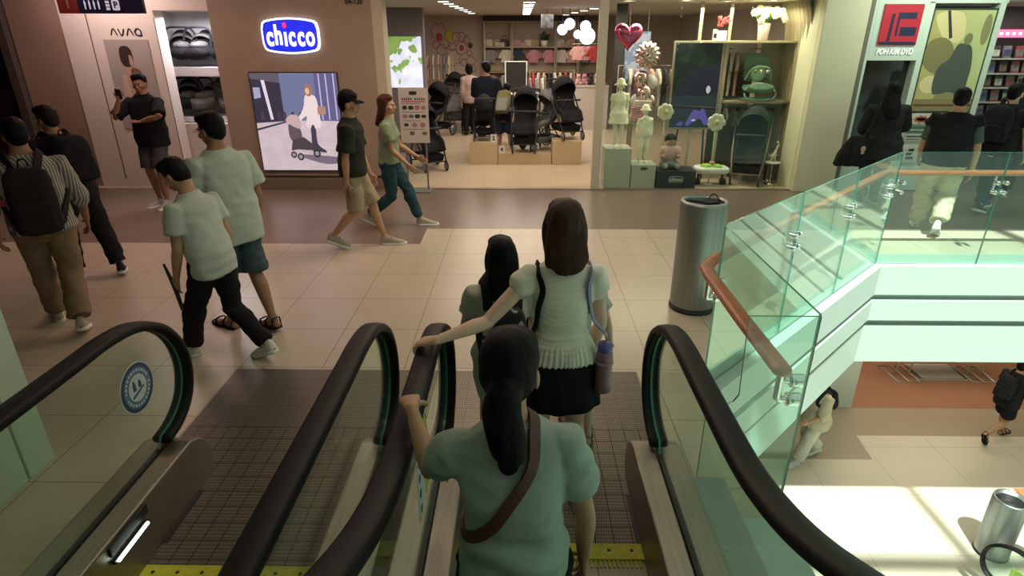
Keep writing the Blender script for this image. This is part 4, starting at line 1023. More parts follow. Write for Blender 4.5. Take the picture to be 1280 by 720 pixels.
for r_,z_ in enumerate((1.22,1.10,.98,.86)):
    for k in range(4 if r_!=2 else 3):
        x_=(-.13+.09*k) if r_!=2 else -.12+.12*k
        if r_==3 and k in(0,2): continue
        flat('product_picture',blob(x_,z_,.032+.008*random.random(),.022+.012*random.random(),10,2.5),random.choice([DK,mat('print_grey',(.12,.11,.12),.5),PD,mat('print_pink',(.35,.15,.18),.5)]),t,-.0135)
    flat('text_line',[(-.17,z_+.055),(.10+.05*(r_%2),z_+.055),(.10+.05*(r_%2),z_+.061),(-.17,z_+.061)],mat('print_grey',(.12,.11,.12)),t,-.0135)

# --- podium with strollers
BEI=mat('podium_beige',(.50,.38,.24),.6)
m=MB(); m.box(-.92,-.42,10.95,11.55,0.006,.40); tag(obj('podium_block',m,BEI,bevel=.004),'tall beige podium block at the left end of the stroller display','podium')
m=MB(); m.box(-.41,.56,10.97,11.75,.006,.20); tag(obj('podium_block',m,BEI,bevel=.004),'long low beige podium block in the middle of the stroller display','podium')
m=MB(); m.box(.57,1.10,10.95,11.55,.006,.43); tag(obj('podium_block',m,BEI,bevel=.004),'tall beige podium block at the right end of the stroller display','podium')
G_='strollers on the beige podium'
s0=stroller('small black stroller seen from behind on the left podium block',(-.67,11.22,.40),rad(8),sc=.72,group=G_)
stroller('large black stroller facing the corridor on the low middle podium',(.08,11.25,.20),rad(176),sc=1.0,group=G_)
stroller('grey hooded stroller turned sideways on the middle podium',(.42,11.45,.20),rad(120),FGRY,FGRY,sc=.95,group=G_)
stroller('black stroller with grey seat on the right podium block',(.82,11.26,.43),rad(200),FBLK,FBLK,sc=.95,group=G_)
G2='strollers at the back left of the shop'
p=at(545,156,14.3); s1=stroller('black stroller parked beside the poster stand, at the back left of the shop',(p.x,14.3,.006),rad(150),sc=1.05,group=G2)
p=at(569,130,15.9); stroller('light grey stroller with black hood behind the black one at back left',(p.x,15.9,.006),rad(180),FGRY,FBLK,sc=1.15,group=G2)
p=at(500,120,11.2); stroller('black stroller mostly hidden behind the poster stand',(-1.62,10.6,.006),rad(210),sc=.98,group=G2)
p=at(588,120,15.0); stroller('black stroller between the shoppers and the grey stroller',(p.x,15.0,.006),rad(180),sc=.9,group=G2)
for i,(x_,y_,tx) in enumerate(((-.485,10.93,'2'),(-.34,10.94,'4'))):
    t=thing('price_card','white card with a dark figure, %s the podium'%('on top of the left block of','on the middle block of')[i],'card',(x_,y_,(.40,.20)[i]))
    m=MB(); m.box(-.055,.055,-.004,.004,0,.14); obj('card',m,mat('card_white',(.6,.57,.52),.5),t,bevel=.001); o=obj('figure_mark',text_mesh(tx,.10,.001,.004),DK,t); o.location=(0,-.006,.07)
    t.location.y+=.03; t.rotation_euler[0]=-.05

# --- garments
def garment(kind,m_,sc=1):
    m=MB(); R=[]
    prof_={'top':((0,.20),(.1,.19),(.25,.17),(.36,.19),(.43,.17),(.46,.07)),'dress':((0,.27),(.2,.22),(.4,.155),(.5,.14),(.62,.17),(.68,.14),(.71,.06)),'pants':((0,.10),(.2,.11),(.4,.12),(.55,.13),(.62,.12))}[kind]
    for i,(z,w) in enumerate(prof_):
        R.append([(w*math.cos(2*PI*j/24),(.035+.012*math.sin(5*2*PI*j/24+z*6))*math.sin(2*PI*j/24),z) for j in range(24)])
    m.rings(R); h=prof_[-1][0]
    if kind!='pants':
        for s in (-1,1): m.tube([(s*.10,0,h-.06),(s*.20,0,h-.16),(s*.25,0,h-.30)],[(.05,.03),(.055,.03),(.06,.032)],10,up=(0,1,0))
        m=remesh(m,.014,1,amp=.008,freq=(12,12,5),seed=random.random()*9)
    return m,h
GC=[mat('garment_'+n,c,.9,var=.15,vscale=15) for n,c in (('white',(.55,.50,.44)),('pink',(.50,.28,.26)),('beige',(.42,.33,.22)),('navy',(.03,.035,.06)),('grey',(.20,.19,.19)),('red',(.38,.04,.04)),('pale_blue',(.28,.34,.45)),('black',(.02,.02,.02)),('rose',(.45,.20,.24)))]
GN=('white','pink','beige','navy','grey','red','pale blue','black','rose')
GPRO={}
def hang(kind,ci,loc,rz,label,group,sc=1):
    if (kind,ci) not in GPRO:
        t=thing('hanging_garment',label,'garment',loc,rz,group); g,h=garment(kind,None); o=obj('cloth',g,GC[ci],t); o.location=(0,0,-h-.05)
        m=MB(); m.tube([(-.16,0,-.09),(0,0,-.04),(.16,0,-.09)],.006,6); m.tube(cr([(0,0,-.05),(0,0,-.01),(.012,0,.012),(.0,0,.024),(-.012,0,.012)],3),.003,6); obj('hanger',remesh(m,.004,0),HUB,t)
        t.scale=(sc,)*3; GPRO[(kind,ci)]=t; return t
    return dup(GPRO[(kind,ci)],loc,rz,label,group,sc)
# shelving along the back of the shop
SHW=mat('shelf_wood',(.30,.22,.13),.55,var=.1,vscale=6,aniso=(1,1,5)); SHM=mat('shelf_post',(.42,.36,.27),.5)
def shelf_unit(label,x0,x1,y,zs,group=None,depth=.38,back=True,top=2.5):
    t=thing('shelf_unit',label,'shelf unit',((x0+x1)/2,y,0),0,group); w=(x1-x0)/2
    for s in (-w,w): m=MB(); m.box(s-.02,s+.02,-depth,0,.006,top); obj('upright',m,SHM,t)
    for z in zs: m=MB(); m.box(-w+.02,w-.02,-depth,-.02,z-.03,z); obj('shelf_board',m,SHW,t)
    if back: m=MB(); m.box(-w+.02,w-.02,-.02,0,.006,top); obj('back_panel',m,mat('shelf_back',(.34,.27,.19),.6),t)
    return t
YB=17.6
def X(px): return at(px,80,YB-.2).x
U=[(606,640),(640,694),(694,722),(722,752)]
nm=['first shelf unit from the left along the back wall of the shop','wide shelf unit in the middle of the back wall','shelf unit on the back wall under the white globe lamps','right-hand shelf unit on the back wall beside the door post']
for (a,b),n in zip(U,nm): shelf_unit(n,X(a)+.01,X(b)-.01,YB,(.75,1.25,1.88,2.5),'shelf units along the back wall')
random.seed(11); k=0
ORD=('first','second','third','fourth','fifth','sixth','seventh','eighth','ninth','tenth','eleventh','twelfth')
pos=['at the left','left of centre','near the middle','right of centre','at the right']
for ui,(a,b) in enumerate(U):
    x0,x1=X(a)+.16,X(b)-.16; n=max(2,int((x1-x0)/.26)); row=['first','middle','globe-lamp','right-hand'][ui]
    for i in range(n):
        x_=x0+(x1-x0)*i/(n-1); ci=random.choice([0,1,2,4,0,8,3])
        hang('top',ci,(x_,YB-.22,1.84),rad(random.uniform(-12,12)),'%s top, %s in the upper row of the %s back shelf unit'%(GN[ci],ORD[i],row),'upper row of clothes on the back wall',.72)
        ci=random.choice([0,1,3,4,5,7,8]); hang('top',ci,(x_,YB-.22,1.21),rad(random.uniform(-12,12)),'%s top, %s in the lower row of the %s back shelf unit'%(GN[ci],ORD[i],row),'lower row of clothes on the back wall',.7)
def stack(x,y,z,label,ci,n=3,grp='folded clothes on the back shelves'):
    m=MB(); 
    for i in range(n): m.box(-.13+random.uniform(-.01,.01),.13,-.10,.10,i*.035,i*.035+.032)
    o=obj('folded_clothes',m,GC[ci],None,bevel=.012); o.location=(x,y,z); tag(o,label,'folded clothes',grp); return o
for x_,ci,w in ((X(625),0,'on top of the first back shelf unit'),(X(652),1,'left on the top shelf of the wide back unit'),(X(706),2,'on the top shelf under the globe lamps')): stack(x_,YB-.2,1.88,'%s folded clothes %s'%(GN[ci],w),ci)
def potted(label,loc,sc=1,leafm=None):
    t=thing('potted_plant',label,'plant',loc); m=MB(); m.lathe([(.05,0),(.07,.10),(.06,.10),(.0,.09)],n=16); obj('pot',m,WHITE,t)
    m=MB()
    for i in range(40):
        a=random.uniform(0,2*PI); e=random.uniform(.2,1.4); L=random.uniform(.10,.2); p=V((0,0,.1)); d=V((math.cos(a)*math.cos(e),math.sin(a)*math.cos(e),math.sin(e)))
        m.tube([p,p+d*L*.6,p+d*L+V((0,0,-.02))],[(.008,.003),(.022,.003),(.004,.002)],6)
    obj('foliage',m,leafm or mat('dark_leaf',(.03,.06,.02),.6),t); t.scale=(sc,)*3; return t
potted('small dark leafy plant on the top shelf of the wide back unit',(X(680),YB-.2,1.88),1.5)
# black and white framed picture hanging from the shop ceiling
t=thing('hanging_picture_cube','small patterned picture box hanging from the shop ceiling','picture box',(at(684,26,13).x,13,2.30)); m=MB(); m.box(-.12,.12,-.12,.12,0,.26); obj('box',m,mat('box_grey',(.2,.2,.22),.5,var=.8,vscale=12),t); m=MB(); m.tube([(0,0,.26),(0,0,.34)],.006,6); obj('hanging_rod',m,DSTEEL,t)
# white globe lamps
GL=mat('globe_glow',(.75,.80,1),.4,emit=2.2)
for (px,py,r),w in zip(((703,37,.095),(712,30,.10),(732,33,.10),(722,43,.075),(734,45,.15)),('lowest of the left pair','upper one of the left pair','upper one of the right cluster','small one at the left of the right cluster','large lowest one of the right cluster')):
    p=at(px,py,12.2); t=thing('globe_lamp','white globe lamp in the shop, %s'%w,'lamp',p,0,'white globe lamps'); m=MB(); m.ell((0,0,0),r,nu=20,nv=14); obj('globe',m,GL,t)
    m=MB(); m.tube([(0,0,r*.95),(0,0,2.64-p.z)],.006,6); obj('cord',m,BLACK,t)
t=thing('framed_board','white framed dark board standing on the floor before the back shelves','board',(at(645,92,14.0).x,14.0,.006))
m=MB(); m.box(-.22,.22,-.01,.01,.95,1.62); obj('dark_panel',m,DK,t)
m=MB(); m.tube([(-.23,0,.94),(.23,0,.94),(.23,0,1.63),(-.23,0,1.63)],.018,8,close=True); obj('frame',m,WHITE,t)
for s in (-.2,.2): m=MB(); m.tube([(s,0,.94),(s,0,.0)],.014,8); obj('leg',m,WHITE,t)
t=thing('white_pedestal','slim white pedestal between the podium strollers and the back shelves','pedestal',(at(640,120,12.9).x,12.9,.006)); m=MB(); m.lathe([(.12,0),(.12,.02),(.03,.04),(.03,1.02),(.09,1.04),(.09,1.06),(.001,1.06)],n=20); obj('stand',m,WHITE,t)
BGC=[mat('bag_tan',(.36,.25,.14),.7),mat('bag_pink',(.48,.26,.26),.7),mat('bag_white',(.52,.49,.43),.7),mat('bag_dark',(.04,.035,.04),.6)]
for i,(px,ci) in enumerate(((612,2),(620,0),(630,3),(646,1),(660,2),(668,0),(700,2),(712,1),(728,3))):
    z_=(1.88,1.25)[0]; m=MB(); m.rings([[(w_*math.cos(2*PI*j/16),.05*math.sin(2*PI*j/16),zz) for j in range(16)] for zz,w_ in ((0,.11),(.02,.13),(.14,.12),(.18,.08))]); t=thing('small_bag','%s small bag, %s along the top shelf of the back wall'%(('white','tan','dark','pink','white','tan','white','pink','dark')[i],ORD[i]),'bag',(X(px),YB-.2,z_),0,'small bags on the top back shelf')
    obj('bag_body',m,BGC[ci],t); m=MB(); m.tube(cr([(-.06,0,.17),(-.04,0,.26),(.04,0,.26),(.06,0,.17)],3),.008,6); obj('handle',m,BGC[ci],t)
# doodle decals on the pink wall
t=thing('wall_drawing','line-drawn flowers with a yellow and a red bloom on the pinkish back wall','wall drawing',(0,17.58,0))
m=MB(); m.box(at(530,50,17.7).x,X(605)-.02,17.59,17.7,.006,2.64); struct('wall_back_left',m,mat('pinkish_wall',(.42,.33,.28),.7,var=.05,vscale=2))
random.seed(5)
DL=mat('doodle_line',(.30,.12,.10),.6)
for px,py,r,mt in ((548,40,9,None),(549,46,4,'r'),(561,44,6,'y'),(570,46,5,None),(577,46,5,None),(583,50,4,None),(556,55,5,None),(566,58,4,None),(577,60,7,None),(577,60,3,'r'),(587,66,3,None),(588,57,3,'d'),(589,76,5,None),(580,78,4,None),(566,72,9,None),(552,62,6,None),(590,86,5,None),(545,56,4,None)):
    p=at(px,py,17.58); rr_=r*.0225
    m=MB()
    if mt: m.ell((p.x,-.004,p.z),(rr_*.9,.004,rr_*1.1),None,14,8); obj('bloom',m,{'r':mat('doodle_red',(.35,.03,.05),.6),'y':mat('doodle_yellow',(.45,.36,.04),.6),'d':DK}[mt],t)
    else:
        nP=30; m.tube([(p.x+rr_*(1+.18*math.sin(7*2*PI*i/nP))*math.cos(2*PI*i/nP),-.003,p.z+rr_*(1+.18*math.sin(7*2*PI*i/nP))*math.sin(2*PI*i/nP)) for i in range(nP)],.008,5,close=True); obj('line_flower',m,DL,t)
# racks and tables on the shop floor
def rack(label,loc,rz,w=.9,h=1.35,n=7,items='top',cols=(0,1,2),gname='clothes on the rack'):
    t=thing('clothes_rack',label,'clothes rack',loc,rz); 
    m=MB(); m.tube([(-w/2,0,.03),(-w/2,0,h),(w/2,0,h),(w/2,0,.03)],.013,8); m.tube([(-w/2,-.2,.02),(-w/2,.2,.02)],.015,8); m.tube([(w/2,-.2,.02),(w/2,.2,.02)],.015,8); obj('rail_frame',remesh(m,.01,0),SHM,t)
    for i in range(n):
        u=-w/2+.08+(w-.16)*i/(n-1); ci=cols[i%len(cols)]; q=V(loc)+Matrix.Rotation(rz,3,'Z')@V((u,0,h-.012))
        hang(items,ci,q,rz+PI/2+random.uniform(-.15,.15),'%s garment, %s on the %s'%(GN[ci],['first from the left','second from the left','third from the left','fourth from the left','fifth from the left','sixth from the left','seventh from the left','eighth from the left'][i],gname),gname,.8)
    return t
rack('clothes rack near the glowing leaf picture',(at(545,70,15.8).x,16.2,.006),rad(0),.7,1.75,5,'dress',(2,0,2,4),'rack near the leaf picture')
rack('low clothes rack in the middle of the shop floor',(at(655,100,14.6).x,14.6,.006),rad(5),1.0,1.3,7,'top',(4,0,7,8,4),'low rack in the middle of the shop')
rack('clothes rack with red and white garments before the back shelves',(at(690,95,15.8).x,15.8,.006),rad(0),1.1,1.35,8,'top',(5,0,1,7,0,2),'rack with red and white garments')
def table(label,loc,w,d,h,mt,solid=False):
    t=thing('display_table',label,'table',loc); m=MB(); m.box(-w/2,w/2,-d/2,d/2,h-.04,h); obj('table_top',m,mt,t,bevel=.004)
    if solid: m=MB(); m.box(-w/2+.02,w/2-.02,-d/2+.02,d/2-.02,0,h-.04); obj('cabinet_body',m,mt,t)
    else:
        for sx in(-1,1):
            for sy in(-1,1): m=MB(); m.box(sx*(w/2-.04)-.02,sx*(w/2-.04)+.02,sy*(d/2-.04)-.02,sy*(d/2-.04)+.02,0,h-.04); obj('leg',m,mt,t)
    return t
WT=mat('table_white',(.50,.46,.42),.45)
table('white display table behind the strollers',(at(650,110,13.2).x,13.2,.006),1.0,.6,.95,WT)
for i,(dx,ci) in enumerate(((-.3,0),(0,1),(.3,6))): stack(at(650,110,13.2).x+dx,13.2,.956,'%s folded clothes on the white display table, %s'%(GN[ci],('left','centre','right')[i]),ci,3,'folded clothes on the white display table')
cx_=at(733,130,15.4).x; table('tall white cash counter at the right of the shop',(cx_+.1,15.5,.006),.85,.5,1.04,WT,True)
random.seed(8)
for i,(w_,c_) in enumerate((('pink',1),('rose',8),('black',7),('white',0),('red',5))):
    m=MB(); m.ell((0,0,.09),(.075,.06,.09)); m.ell((0,-.01,.20),(.055,.05,.05)); m.ell((-.04,0,.25),.02); m.ell((.04,0,.25),.02); m.ell((-.06,-.04,.04),(.03,.05,.03)); m.ell((.06,-.04,.04),(.03,.05,.03))
    o=obj('plush_toy',remesh(m,.012,1),GC[c_]); o.location=(cx_-.22+i*.15,15.4+.05*(i%2),1.046); tag(o,'%s plush toy on the white cash counter'%w_,'plush toy','plush toys on the cash counter')
for i in range(4):
    ci=(1,8,1,5)[i]; hang('top',ci,(at(722+i*7,60,15.9).x,15.9,1.95),rad(10*i-15),'%s garment hanging %s above the cash counter'%(GN[ci],('first','second','third','last')[i]),'garments above the cash counter',.7)
m=MB(); m.tube([(at(715,60,15.9).x,15.9,1.965),(at(750,60,15.9).x,15.9,1.965)],.01,8); m.tube([(at(718,60,15.9).x,15.9,1.965),(at(718,60,15.9).x,15.9,2.64)],.006,6); tag(obj('hanging_rail',m,SHM),'metal garment rail hung from the ceiling above the cash counter','rail')

# ------------------------------------------------------------------ shop window display
GP=mat('pedestal_green',(.42,.45,.37),.5)
t=thing('display_pedestal','tall pale green pedestal under the taller child mannequin','pedestal',(1.48,9.38,0)); m=MB(); m.box(-.20,.20,-.2,.2,.006,.60); obj('body',m,GP,t,bevel=.004)
t=thing('display_pedestal','lower pale green pedestal with a small dark logo','pedestal',(1.88,9.38,0)); m=MB(); m.box(-.185,.185,-.2,.2,.006,.36); obj('body',m,GP,t,bevel=.004)
badge(t,.10,.045,0,('logo_rim','logo_face'),(DK,mat('logo_dull_green',(.05,.07,.06),.5)),.003)
for o in t.children:
    if o.name.startswith('logo_'): o.location=(0,-.2,.30)
MANN=mat('mannequin_cream',(.72,.72,.54),.5); SKIN['mannequin']=MANN
def mannequin(label,loc,rot,H,top,bottom,hatw):
    B=person(label,loc,rot,H,'f',hair=None,skin='mannequin',top=top,bottom=bottom,voxel=.011,cat='mannequin',face=False,group='child mannequins in the window',feet=((-.05,0,0,0),(.05,.02,0,0)))
    B.o.name='child_mannequin'; m=MB(); c=B.Hd(0,-.006,.095)
    m.lathe([(.001,.062),(.03,.058),(.052,.036),(.058,0),(.09,-.022),(.088,-.028),(.05,-.01)] if True else [],(0,0,0),20)
    k=B.hk/1.0; m.v=[tuple(c+V(v)*k) for v in m.v]; obj('sun_hat',m,hatw,B.o); return B
MW=mat('mannequin_clothes',(.74,.73,.56),.85,var=.1); MB_=mat('mannequin_beige',(.42,.40,.27),.85)
mannequin('taller child mannequin in a pale dress and hat, left in the shop window',(1.48,9.38,.60),178,.95,dict(mat=MW,hem=.36,flare=.035,sleeve=.5,off=.014,loose=.4),dict(kind='shorts',len=.4,mat=MW),MW)
mannequin('smaller child mannequin in a pale jacket and hat on the lower pedestal',(1.88,9.38,.36),184,.82,dict(mat=MW,hem=.46,sleeve=1.8,off=.02,loose=.8),dict(kind='trousers',mat=MW,len=1.95),MW)
t=thing('display_box','low dark navy chicco box at the bottom of the shop window','box',(2.38,9.36,0)); m=MB(); m.box(-.30,.30,-.2,.2,.006,.27); obj('box',m,mat('navy_box',(.015,.025,.04),.4),t,bevel=.004)
badge(t,.22,.10,0,('logo_rim','logo_face'),(SWH,mat('navy_box',(.015,.025,.04))),.003); o=obj('logo_word',text_mesh('chicco',.075,.001,.003),SWH,t); o.location=(0,-.208,.14)
for o in t.children:
    if o.name.startswith(('logo_rim','logo_face')): o.location=(0,-.2,.14)
# doll
t=thing('baby_doll','dark haired baby doll in a pink top sitting on the navy box','doll',(2.30,9.40,.27)); m=MB(); m.ell((0,0,.22),(.13,.10,.15)); m.ell((-.11,-.05,.25),(.06,.06,.10)); m.ell((.11,-.05,.25),(.06,.06,.10)); obj('pink_top',remesh(m,.01,2),mat('doll_pink',(.50,.33,.29),.8),t)
m=MB(); m.ell((0,0,.41),(.085,.08,.09)); m.ell((-.12,-.12,.20),.03); m.ell((.12,-.12,.20),.03); obj('body',remesh(m,.008,1),SKIN['mid'],t); m=MB(); m.ell((0,.015,.44),(.095,.09,.085)); obj('hair',m,HB,t)
m=MB(); m.ell((0,-.02,.07),(.15,.13,.08)); m.ell((-.09,-.14,.05),(.05,.12,.05)); m.ell((.09,-.14,.05),(.05,.12,.05)); obj('grey_trousers',remesh(m,.01,2),mat('doll_grey',(.12,.13,.12),.8),t)
# foil balloons
def heart(label,loc,s,mt,rz):
    t=thing('foil_balloon',label,'balloon',loc,rz); m=MB(); N=28; R=[]
    hp=[]
    for i in range(N):
        a=2*PI*i/N; hp.append((16*math.sin(a)**3/17,(13*math.cos(a)-5*math.cos(2*a)-2*math.cos(3*a)-math.cos(4*a))/17))
    for k,h in ((1,0),(.97,.10),(.85,.2),(.6,.29),(.3,.33),(.02,.34)): R.append([(x*k*s,-h*s,z*k*s+.0*s) for x,z in hp])
    R2=[[(x,-y,z) for x,y,z in r] for r in R[1:]]; m.rings(R2[::-1]+R); obj('foil',m,mt,t)
    m=MB(); m.tube(cr([(0,0,-s*.98),(.02,0,-s*1.6),(-.01,0,-s*2.6),(0,0,-loc[2]+.02)],4),.0025,5); obj('ribbon',m,WHITE,t); return t
PF=mat('pink_foil',(.60,.10,.22),.15,.9,bump=.3,bscale=6); RF=mat('rose_gold_foil',(.60,.42,.40),.15,.9,bump=.4,bscale=8)
heart('pink foil heart balloon hanging in the shop window',(1.58,9.62,2.18),.23,PF,rad(8))
t=thing('foil_balloon','rose gold round foil balloon above a cluster in the shop window','balloon',(1.93,9.85,1.90)); m=MB(); m.ell((0,0,0),(.19,.10,.20),nu=24,nv=14); m=remesh(m,.02,1,fn=lambda p,n:.015*math.sin(math.atan2(p.z,p.x)*14)); obj('foil',m,RF,t); m=MB(); m.tube([(0,0,-.2),(0,0,-.6)],.003,5); obj('ribbon',m,WHITE,t)
for i,(x_,z_,r) in enumerate(((1.86,1.55,.12),(2.03,1.50,.11),(1.93,1.33,.13),(1.83,1.22,.10),(2.02,1.22,.11))):
    m=MB(); m.ell((0,0,0),(r,r*.9,r*1.1),nu=18,nv=12); m.lathe([(.02,-r*1.15),(.005,-r*1.08)],n=8); o=obj('party_balloon',m,(RF,mat('pale_balloon',(.55,.50,.46),.3))[i%2]); o.location=(x_,9.88+.06*(i%2),z_); tag(o,'%s balloon of the bundle below the round foil balloon'%(('rose top left','pale top right','rose middle','pale bottom left','rose bottom right')[i]),'balloon','bundle of balloons in the window')
# hanging banner behind
def ban(nt,co):
    q=NT(nt,co); n=q.noise(7,3); return q.mix(q.m('GREATER_THAN',n,.52),(.16,.20,.36),(.33,.36,.52))
m=MB(); m.box(-.2,.2,-.005,.005,-.45,.45); o=obj('fabric_banner',m,tex_mat('blue_banner',ban,.7)); m=MB(); m.tube([(-.15,0,.45),(-.15,0,.86)],.003,5); obj('hanging_cord',m,WHITE,o); m=MB(); m.tube([(.15,0,.45),(.15,0,.86)],.003,5); obj('hanging_cord',m,WHITE,o); o.location=(1.90,10.6,1.78); tag(o,'blue and lilac patterned fabric banner behind the heart balloon','banner')
m=MB(); m.box(-.09,.09,-.01,.01,-.5,.89); o=obj('dark_banner',m,mat('dark_panel',(.03,.025,.03),.6)); o.location=(1.62,10.62,1.75); tag(o,'narrow dark banner beside the blue fabric banner','banner')
rack('clothes rack behind the mannequins in the shop window',(2.05,10.35,.006),0,.95,1.72,8,'dress',(7,0,8,4,1,0,7,2),'rack behind the mannequins')
for i in range(3): stack(1.86+.02*i,9.86,.93+i*.105,'%s folded clothes on the small stand behind the mannequins'%('pink','rose','white')[i],(1,8,0)[i],3,'folded clothes behind the mannequins')
table('small stand behind the mannequins',(1.88,9.86,.006),.36,.26,.92,SHW)
# tilted TV
t=thing('display_screen','tall dark display screen with a purple stroller picture in the shop window','screen',(2.70,9.80,0)); t.rotation_euler=(rad(-2),0,rad(-2))
m=MB(); m.box(-.375,.375,-.02,.03,.80,2.10); obj('bezel',m,mat('screen_bezel',(.30,.27,.20),.4,.3),t,bevel=.004)
def scr(nt,co):
    q=NT(nt,co); n=q.noise(5,5); d=q.m('ADD',q.m('POWER',q.m('SUBTRACT',q.x,.35),2.),q.m('POWER',q.m('SUBTRACT',q.z,1.05),2.))
    a=q.mix(q.m('LESS_THAN',d,.55),q.mix(q.m('GREATER_THAN',n,.55),(.012,.018,.02),(.018,.035,.02)),(.018,.02,.045)); return a
m=MB(); m.box(-.35,.35,-.026,-.02,.83,2.07); obj('screen_face',m,tex_mat('dark_screen',scr,.2,emit=.12),t)
flat('picture_purple',[(-.10,.88),(-.02,1.06),(.03,1.10),(.10,1.08),(.16,1.12),(.22,1.0),(.27,.90),(.20,.87),(.12,.96),(.02,.93),(-.05,.86)],em('tv_purple',(.08,.06,.32),.45),t,-.028)
flat('picture_purple_shoe',[(-.25,.86),(-.18,.93),(-.14,.90),(-.16,.85)],em('tv_purple',(.08,.06,.32)),t,-.028); flat('picture_logo',blob(.02,.94,.035,.015),em('tv_white',(.4,.4,.5),.6),t,-.031)
flat('picture_white_spot',blob(.20,1.40,.035,.06,e=1.6),em('tv_white',(.4,.4,.5)),t,-.028)
for s in (-.2,.2): m=MB(); m.tube([(s,0,.82),(s*1.3,.05,.006)],.016,8); obj('stand_leg',m,BLACK,t)
# daisies
def daisy(label,loc,h,r=.10):
    t=thing('paper_flower',label,'paper flower',loc); m=MB(); m.tube([(0,0,.01),(0.01,0,h*.5),(0,0,h)],.010,8); obj('stem',m,mat('pale_stem',(.42,.45,.33),.6),t)
    m=MB()
    for i in range(7): a=2*PI*i/7; m.ell((math.cos(a)*r*.62,-.02,h+math.sin(a)*r*.62),(r*.45,.022,r*.45))
    m.ell((0,-.02,h),(r*.6,.03,r*.6)); obj('petals',remesh(m,.009,2),mat('petal_cream',(.62,.60,.46),.7),t); m=MB(); m.ell((0,-.05,h),(r*.30,.02,r*.30)); obj('flower_centre',m,mat('flower_yellow',(.5,.42,.12),.7),t); m=MB(); m.lathe([(.07,.006),(.07,.018),(.01,.02)],n=16); obj('base',m,WHITE,t); return t
daisy('cream paper flower on a stick at the lower left of the dark screen',(2.20,9.52,0),1.10,.125); daisy('cream paper flower on a stick at the lower right of the dark screen',(2.96,9.42,0),.96,.13)
# shelves on the right of the window
t=thing('window_shelving','wooden shelving with slim posts at the right of the shop window','shelving',(3.5,9.9,0))
for x_ in (-.80,-.36,.68): m=MB(); m.box(x_-.02,x_+.02,-.02,.02,.006,2.64); obj('post',m,mat('post_wood',(.48,.42,.28),.5),t)
m=MB(); m.box(-.8,.72,-.15,.3,2.07,2.10); obj('upper_shelf',m,mat('post_wood',(.48,.42,.28)),t,bevel=.003); m=MB(); m.box(-.34,.68,-.15,.35,1.20,1.235); obj('lower_shelf',m,SHW,t,bevel=.003)
m=MB(); m.box(.28,.66,.3,.34,.006,2.07); obj('side_panel',m,mat('panel_wood',(.34,.30,.19),.6,var=.1,aniso=(6,6,1)),t); m=MB(); m.tube([(-.34,.32,1.13),(.3,.32,1.13)],.01,8); obj('hanging_bar',m,CHROME,t); m=MB(); m.tube([(-.34,.32,1.98),(.3,.32,1.98)],.01,8); obj('hanging_bar',m,CHROME,t)
m=MB(); m.box(-.34,.28,.55,.58,.006,2.05); obj('dark_backing',m,mat('dark_backing',(.06,.05,.035),.7),t)
for i in range(5): ci=(7,0,4,0,7)[i]; hang('top',ci,(3.22+i*.13,10.22,1.12),rad(80+i*5),'%s small garment under the lower window shelf, %s'%(GN[ci],('leftmost','second','middle','fourth','rightmost')[i]),'garments under the lower window shelf',.6)
for i in range(3): ci=(8,0,1)[i]; hang('dress',ci,(3.22+i*.10,10.22,1.97),rad(75),'%s garment on the upper rail beside the green bouncer, %s'%(GN[ci],('left','middle','right')[i]),'garments beside the green bouncer',.9)
# vase of white flowers
t=thing('flower_vase','bouquet of white flowers in a pale pink vase on the upper window shelf','flowers',(3.64,9.88,2.10)); m=MB(); m.lathe([(.055,0),(.06,.02),(.075,.20),(.068,.20),(.05,.03),(.0,.03)],n=20); obj('vase',m,mat('vase_pink',(.50,.38,.33),.4),t)
m=MB(); random.seed(21)
for i in range(30):
    a=random.uniform(0,2*PI); L=random.uniform(.12,.24); d=V((math.cos(a)*.8,math.sin(a)*.4,.45+random.random()*.5)).normalized(); p=V((0,0,.18)); m.tube([p,p+d*L*.6,p+d*L],[(.008,.003),(.026,.004),(.004,.002)],6)
obj('leaves',m,mat('bright_leaf',(.16,.30,.05),.6),t)
for i in range(26):
    a=random.uniform(0,2*PI); rr_=random.random()**.5; p=V((math.cos(a)*rr_*.24,-.02+math.sin(a)*rr_*.12,.22+.14*math.sqrt(max(0,1-rr_*rr_))+random.uniform(-.03,.02))); m=MB()
    for k in range(6): b=2*PI*k/6; m.ell(p+V((math.cos(b)*.026,-.006,math.sin(b)*.026)),(.022,.016,.022),None,8,6)
    m.ell(p+V((0,-.018,0)),.014,None,8,6); obj('blossom',remesh(m,.009,1),mat('blossom_white',(.68,.66,.50),.7),t)
t.scale=(1.22,)*3
# red flowers and card
t=thing('red_flowers','small red flowers in a pale planter on the upper window shelf','flowers',(3.03,9.9,2.10)); m=MB(); m.box(-.06,.06,-.05,.05,0,.14); obj('planter',m,WHITE,t,bevel=.006); m=MB()
for i in range(26): a=random.uniform(0,2*PI); m.ell((math.cos(a)*random.random()*.13,math.sin(a)*.06,.20+random.random()*.13),.022,None,8,6)
obj('blossoms',remesh(m,.012,1),mat('red_blossom',(.35,.05,.05),.7),t)
t=thing('small_card','small white card with a black mark on the upper window shelf','card',(2.90,9.80,2.10)); m=MB(); m.box(-.035,.035,-.004,.004,0,.16); obj('sheet',m,mat('card_white',(.6,.57,.52)),t); flat('black_mark',[(-.02,.04),(.02,.04),(.02,.10),(-.02,.10)],DK,t,-.006)
